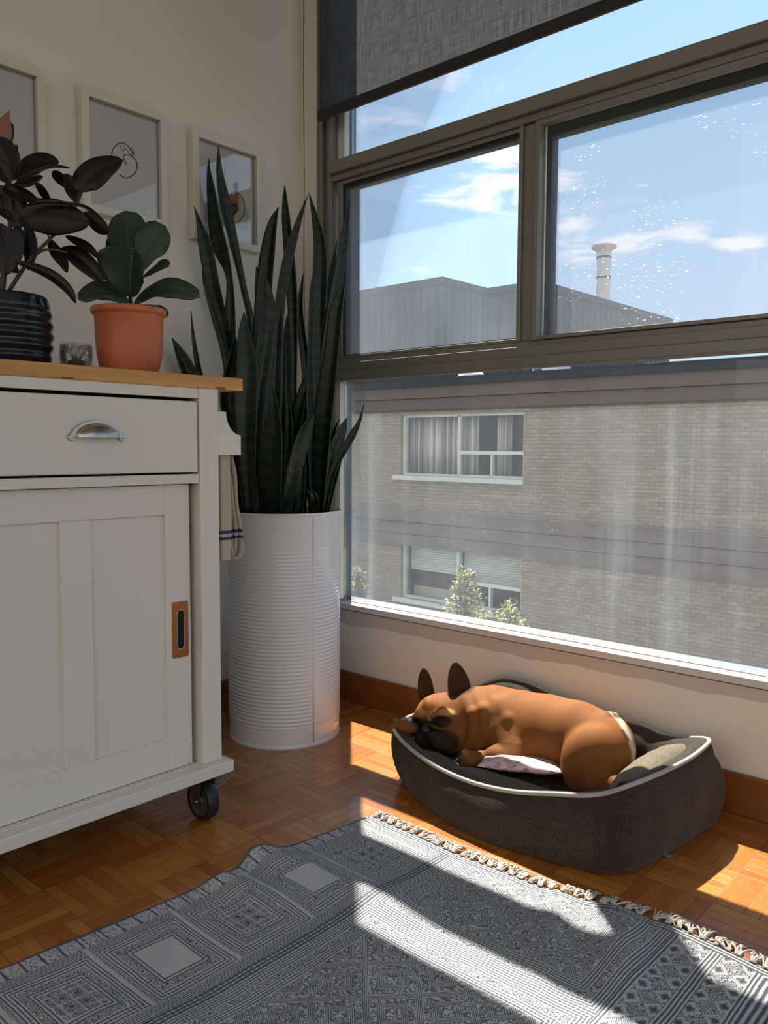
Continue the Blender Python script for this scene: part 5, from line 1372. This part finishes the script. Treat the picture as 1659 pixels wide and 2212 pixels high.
def surface_nets(F, org, h):
    S_ = F < 0; nx, ny, nz_ = F.shape
    cs = [(i, j, k) for i in (0, 1) for j in (0, 1) for k in (0, 1)]
    sub = lambda A, c: A[c[0]:nx - 1 + c[0], c[1]:ny - 1 + c[1], c[2]:nz_ - 1 + c[2]]
    cnt = sum(sub(S_, c).astype(np.int8) for c in cs); act = (cnt > 0) & (cnt < 8)
    idx = -np.ones(act.shape, int); ii = np.argwhere(act); idx[act] = np.arange(len(ii))
    acc = np.zeros((len(ii), 3)); n = np.zeros(len(ii))
    for a in range(8):
        for ax_ in range(3):
            c = cs[a]
            if c[ax_]: continue
            d = list(c); d[ax_] = 1
            fa = F[ii[:, 0] + c[0], ii[:, 1] + c[1], ii[:, 2] + c[2]]; fb_ = F[ii[:, 0] + d[0], ii[:, 1] + d[1], ii[:, 2] + d[2]]
            m_ = (fa < 0) != (fb_ < 0); t = np.where(m_, fa / np.where(m_, fa - fb_, 1), 0)
            p = np.tile(np.array(c, float), (len(ii), 1)); p[:, ax_] += t; acc[m_] += p[m_]; n[m_] += 1
    V = org + (ii + acc / n[:, None]) * h; faces = []
    for ax_ in range(3):
        o1, o2 = [(1, 2), (2, 0), (0, 1)][ax_]
        sl0 = [slice(1, s - 1) for s in F.shape]; sl0[ax_] = slice(0, F.shape[ax_] - 1); sl1 = list(sl0); sl1[ax_] = slice(1, F.shape[ax_])
        ch = S_[tuple(sl0)] != S_[tuple(sl1)]; e = np.argwhere(ch); e[:, o1] += 1; e[:, o2] += 1
        ins_ = S_[e[:, 0], e[:, 1], e[:, 2]]
        def cell(d1, d2):
            q = e.copy(); q[:, o1] += d1; q[:, o2] += d2; return idx[q[:, 0], q[:, 1], q[:, 2]]
        a, b, c, d = cell(-1, -1), cell(0, -1), cell(0, 0), cell(-1, 0)
        f = np.stack([a, b, c, d], 1); f[~ins_] = f[~ins_][:, ::-1]; faces.append(f)
    return V, np.concatenate(faces)
def mesh_sdf(name, prims, h, m, parent, detail=None):
    lo = np.min([pr_bounds(p)[0] for p in prims], axis=0) - .02; hi = np.max([pr_bounds(p)[1] for p in prims], axis=0) + .02
    n = np.ceil((hi - lo) / h).astype(int) + 1
    F = np.full(tuple(n), 1.0)
    for pr in [p for p in prims if p[-1] > 0] + [p for p in prims if p[-1] < 0]:
        a, b = pr_bounds(pr); k = pr[-2]; pad = k + 3 * h + .006
        i0 = np.maximum(((a - pad - lo) / h).astype(int), 0); i1 = np.minimum(((b + pad - lo) / h).astype(int) + 2, n)
        g_ = np.stack(np.meshgrid(*[lo[q] + np.arange(i0[q], i1[q]) * h for q in range(3)], indexing='ij'), -1)
        d = sd_eval(pr, g_); sl = tuple(slice(i0[q], i1[q]) for q in range(3)); cur = F[sl]
        if pr[-1] > 0:
            hh = np.clip(.5 + .5 * (cur - d) / k, 0, 1); F[sl] = np.minimum(cur, cur * (1 - hh) + d * hh - k * hh * (1 - hh))
        else:
            hh = np.clip(.5 - .5 * (cur + d) / k, 0, 1); F[sl] = cur * (1 - hh) + (-d) * hh + k * hh * (1 - hh)
    V, f = surface_nets(F, lo, h)
    return V, f
V, f = mesh_sdf('dog', prims, .0019, None, None)
lowz = V[:, 2] < .074; 
def rgbv(h): return np.array(hexc(h))
def near(c, r0, r1):
    d = np.linalg.norm(V - np.array(c), axis=1); t = np.clip((r1 - d) / (r1 - r0), 0, 1); return (t * t * (3 - 2 * t))[:, None]
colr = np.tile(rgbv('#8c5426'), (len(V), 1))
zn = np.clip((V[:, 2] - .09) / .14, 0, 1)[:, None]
colr = colr * zn + rgbv('#6f4420') * (1 - zn)  # belly shade put into the coat colour, darker towards the bottom
def paint(h, pts, r0, r1, a=1.0):
    global colr
    w = np.zeros((len(V), 1))
    for p in pts: w = np.maximum(w, near(p, r0, r1))
    colr = colr * (1 - w * a) + rgbv(h) * w * a
px1 = PXR(DY(950, 1560, -.33))
Pc = (V - CAM) @ RM.T; PU = Pc[:, 0] / Pc[:, 2] * F_PX + 829.5; PV = Pc[:, 1] / Pc[:, 2] * F_PX + 1106
headw = near(DY(945, 1570, -.33), 85 * px1, 105 * px1)
def mark(h, els, soft, a, ymax=None):
    """coat marking: soft ellipses laid on the head as seen from the front of the face"""
    global colr
    w = np.zeros(len(V))
    for cu, cv, ru, rv in els:
        d = np.sqrt(((PU - cu) / ru) ** 2 + ((PV - cv) / rv) ** 2); w = np.maximum(w, np.clip((1 + soft - d) / soft, 0, 1))
    w = (w * w * (3 - 2 * w))[:, None] * a * headw
    colr = colr * (1 - w) + rgbv(h) * w
mark('#7a4a2a', [(1002, 1535, 22, 40)], .6, .4)
mark('#a86a35', [(928, 1526, 22, 18)], .7, .6)
mark('#7b421f', [(944, 1522, 3, 20), (934, 1515, 3, 14), (918, 1520, 3, 16)], 1.2, .45)  # wrinkle shade painted as dark lines on the forehead
mark('#b98450', [(962, 1539, 15, 6), (906, 1541, 10, 7)], .8, .85)  # highlights on the brows painted into the coat
mark('#b07a45', [(934, 1550, 7, 8)], .8, .6)
mark('#100e0d', [(953, 1559, 19, 11), (898, 1561, 9, 9), (921, 1566, 15, 7)], .45, .97)
mark('#121110', [(903, 1597, 17, 24), (948, 1603, 41, 27), (922, 1583, 20, 17)], .16, .98)
mark('#55534f', [(902, 1594, 7, 8), (932, 1584, 8, 4)], .9, .5)
for (b_, t_) in ((DY(922, 1502, -.292), DY(913, 1446, -.292)), (DY(1001, 1510, -.285), DY(984, 1434, -.285))):
    paint('#231511', [b_.lerp(t_, q) for q in (.25, .45, .65, .85, 1.0)], 24 * px1, 36 * px1, .93)
rumpw = near(DY(1350, 1610, -.25), .075, .09)
def streak(h, pl, wd, a):
    global colr
    d = np.full(len(V), 1e9)
    for (a0, b0), (a1, b1) in zip(pl, pl[1:]):
        ax_, ay_ = a1 - a0, b1 - b0; t = np.clip(((PU - a0) * ax_ + (PV - b0) * ay_) / (ax_ ** 2 + ay_ ** 2), 0, 1)
        d = np.minimum(d, np.hypot(PU - a0 - t * ax_, PV - b0 - t * ay_))
    w = np.clip((wd - d) / (wd * .6), 0, 1)[:, None] * a * rumpw; colr = colr * (1 - w) + rgbv(h) * w
streak('#cfc2ac', [(1322, 1537), (1340, 1556), (1357, 1588), (1370, 1622), (1370, 1650), (1362, 1672)], 8, .95)
streak('#2e241d', [(1344, 1578), (1352, 1590), (1357, 1600)], 4, .9)
streak('#4a3a2c', [(1320, 1534), (1330, 1545)], 4, .8)
paint('#37322e', [DY(u, v, y) for u, v, y, r in TO1[1:]], 9 * px1, 15 * px1, .85)
paint('#b07a4c', [DY(*TO1[0][:3])], 6 * px1, 12 * px1, .6)
paint('#4a382c', [p for p, r in TO2], 4 * px1, 10 * px1, .6)
paint('#b9865a', [DY(1366, 1694, -.312)], 8 * px1, 20 * px1, .5)
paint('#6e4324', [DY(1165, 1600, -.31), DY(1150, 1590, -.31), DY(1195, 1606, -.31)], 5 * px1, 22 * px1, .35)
def fur():
    m, nt, b = mat('short fawn fur'); X.nt = nt; v, x, y, z = coords(nt)
    ca = N(nt, 'ShaderNodeVertexColor'); ca.layer_name = 'coat'
    st = nz(nt, vec(nt, x * 230 + z * 160, y * 500, z * 900 - x * 300), 1.0, 4, .75); st2 = nz(nt, v, 34, 4)
    stripe = step(nz(nt, vec(nt, x * 26, y * 4, z * 3), 1.0, 3), .52, .68)
    c = colmix(nt, step(st, .32, .68) * .6, ca.outputs[0], colmix(nt, .55, ca.outputs[0], (.02, .01, .005)))
    c = colmix(nt, st2 * .22, c, colmix(nt, .4, ca.outputs[0], (.7, .38, .16)))
    c = colmix(nt, stripe * .22, c, colmix(nt, .7, ca.outputs[0], (.03, .015, .01)))
    lk(nt, c, b.inputs['Base Color']); b.inputs['Roughness'].default_value = .7; b.inputs['Specular IOR Level'].default_value = .12
    b.inputs['Sheen Weight'].default_value = .0; b.inputs['Sheen Roughness'].default_value = .4; b.inputs['Sheen Tint'].default_value = (1, .75, .5, 1)
    bump(nt, b, st, .55, .0009); return m
dog = empty('french_bulldog', (1.05, -.25, .083), 'sleeping fawn french bulldog with black muzzle, chin resting on the bed rim', 'dog')
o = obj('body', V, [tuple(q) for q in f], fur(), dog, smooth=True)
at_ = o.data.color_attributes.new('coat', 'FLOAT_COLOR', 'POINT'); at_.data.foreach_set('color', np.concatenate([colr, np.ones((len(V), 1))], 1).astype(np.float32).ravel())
sm = o.modifiers.new('smooth', 'SMOOTH'); sm.factor = .5; sm.iterations = 1
blk = simple('black nose leather', hexc('#161515'), .55, bs=.8, bscale=420)
npos = DY(919, 1578, -.394); s_ = PXR(npos); g = G()
g.ball(npos, (11.2 * s_, 8.4 * s_, 7.4 * s_), 20, 14, SCR); 
no = g.build('nose', blk, dog, smooth=True)
for du in (-5, 5):
    q = DY(919 + du, 1580, -.394) + TOCAM * 5.6 * s_; G().ball(q, (2.6 * s_, 2.2 * s_, 1.6 * s_), 10, 8, SCR).build('nostril', M['void'], no, smooth=True)
lid = simple('dark eyelid rim', hexc('#0d0b0b'), .35)
for L_ in ([(938, 1559, -.364), (947, 1562, -.362), (958, 1561, -.358), (972, 1555, -.350)], [(891, 1562, -.346), (898, 1564, -.350), (908, 1564, -.356), (914, 1561, -.360)]):
    P = catmull([DY(*q) for q in L_], 5); nn = len(P); G().tube(P, [(.0011 + .0016 * math.sin(PI * i / (nn - 1))) for i in range(nn)], 7).build('closed_eyelid', lid, dog, smooth=True)
clawm = simple('pale horn claw', hexc('#8c857d'), .3)
for (u, v, y, r) in TO1:
    p = DY(u, v, y); s_ = PXR(p); c0_ = DY(1018, 1644, -.402); d_ = (p - c0_).normalized(); d_ = (d_ * .8 + TOCAM * .35 - UP * .2).normalized()
    G().tube([p + d_ * r * s_ * .6, p + d_ * r * s_ * 1.25, p + d_ * r * s_ * 1.7 - UP * .001], [.0026, .0021, .0004], 7).build('claw', clawm, dog, smooth=True)
for (p, r) in TO2:
    s_ = PXR(p); d_ = (p - fp[-1][0]).normalized(); d_ = (d_ + TOCAM * .3).normalized()
    G().tube([p + d_ * r * s_ * .6, p + d_ * r * s_ * 1.3, p + d_ * r * s_ * 1.7 - UP * .001], [.0014, .0011, .0003], 7).build('claw', clawm, dog, smooth=True)
# ================================================================== light
sund = bpy.data.lights.new('sun', 'SUN'); sund.energy = 15.0; sund.angle = math.radians(.55); sund.color = (1.0, .92, .80)
sun = bpy.data.objects.new('sun', sund); COL.objects.link(sun)
sun.rotation_euler = Vector((.4545, -.465, -1.0)).to_track_quat('-Z', 'Y').to_euler(); sun.location = (-1.5, 2, 4)
w = bpy.data.worlds.new('sky'); S.world = w; w.use_nodes = True; nt = w.node_tree; X.nt = nt
bg = nt.nodes['Background']; v, x, y, z = coords(nt, 'Generated')
cr = N(nt, 'ShaderNodeValToRGB'); lk(nt, z, cr.inputs[0]); e = cr.color_ramp.elements
e[0].position = 0.0; e[0].color = (.32, .45, .58, 1); e[1].position = .75; e[1].color = (.14, .29, .58, 1)
k = e.new(.12); k.color = (.32, .44, .57, 1); k = e.new(.35); k.color = (.27, .41, .60, 1)
cl = nz(nt, vec(nt, x * 2.2, y * 2.2, z * 9), 1.6, 7, .58, .3); cl2 = nz(nt, vec(nt, x * 1.1 + 3, y * 1.1, z * 3), 1.4, 4)
cf = step(cl * .7 + cl2 * .35, .60, .78) * .7
fine = nz(nt, vec(nt, x * 9, y * 9, z * 34), 1.0, 7, .62, .8)
for (cu, cv, sz, st_) in ((1075, 405, .085, 1.0), (1085, 340, .06, .9), (1040, 440, .05, .8), (1390, 400, .022, .6), (1250, 490, .03, .7), (1330, 520, .06, .65), (1480, 500, .035, .6), (1600, 520, .03, .8), (1240, 555, .03, .7), (900, 580, .03, .55), (830, 260, .07, .5), (1000, 175, .06, .35)):
    d_ = Vector(RM.T @ np.array([(cu - 829.5) / F_PX, (cv - 1106) / F_PX, 1.0])).normalized()
    dx_, dy_, dz_ = x - d_.x, y - d_.y, z - d_.z
    rr_ = X.m('SQRT', dx_ * dx_ + dy_ * dy_ + dz_ * dz_ * 8.0)
    cf = fmax(cf, step((1 - rr_ / sz) * .20 + fine, .52, .78) * st_ * 1.5 * step(1 - rr_ / (sz * 1.9), 0.0, .5))
c = colmix(nt, fsat(cf) * .85, cr.outputs[0], (.66, .67, .68))
back = step(y * -1, -.1, .55); c = colmix(nt, back * .85, c, (.59, .53, .46))  # warm fill added to the sky behind the camera to brighten the room
c = colmix(nt, step(z, -.03, .0), (.14, .12, .09), c)
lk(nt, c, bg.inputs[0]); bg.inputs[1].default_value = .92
S.view_settings.view_transform = 'Standard'; S.view_settings.look = 'None'; S.view_settings.gamma = 1.0; S.view_settings.exposure = 1.2
S.view_settings.use_curve_mapping = False
S.cycles.max_bounces = 10; S.cycles.transparent_max_bounces = 16; S.cycles.diffuse_bounces = 5
S.cycles.use_denoising = True; S.cycles.sample_clamp_indirect = 6.0; S.cycles.caustics_refractive = False; S.cycles.caustics_reflective = False
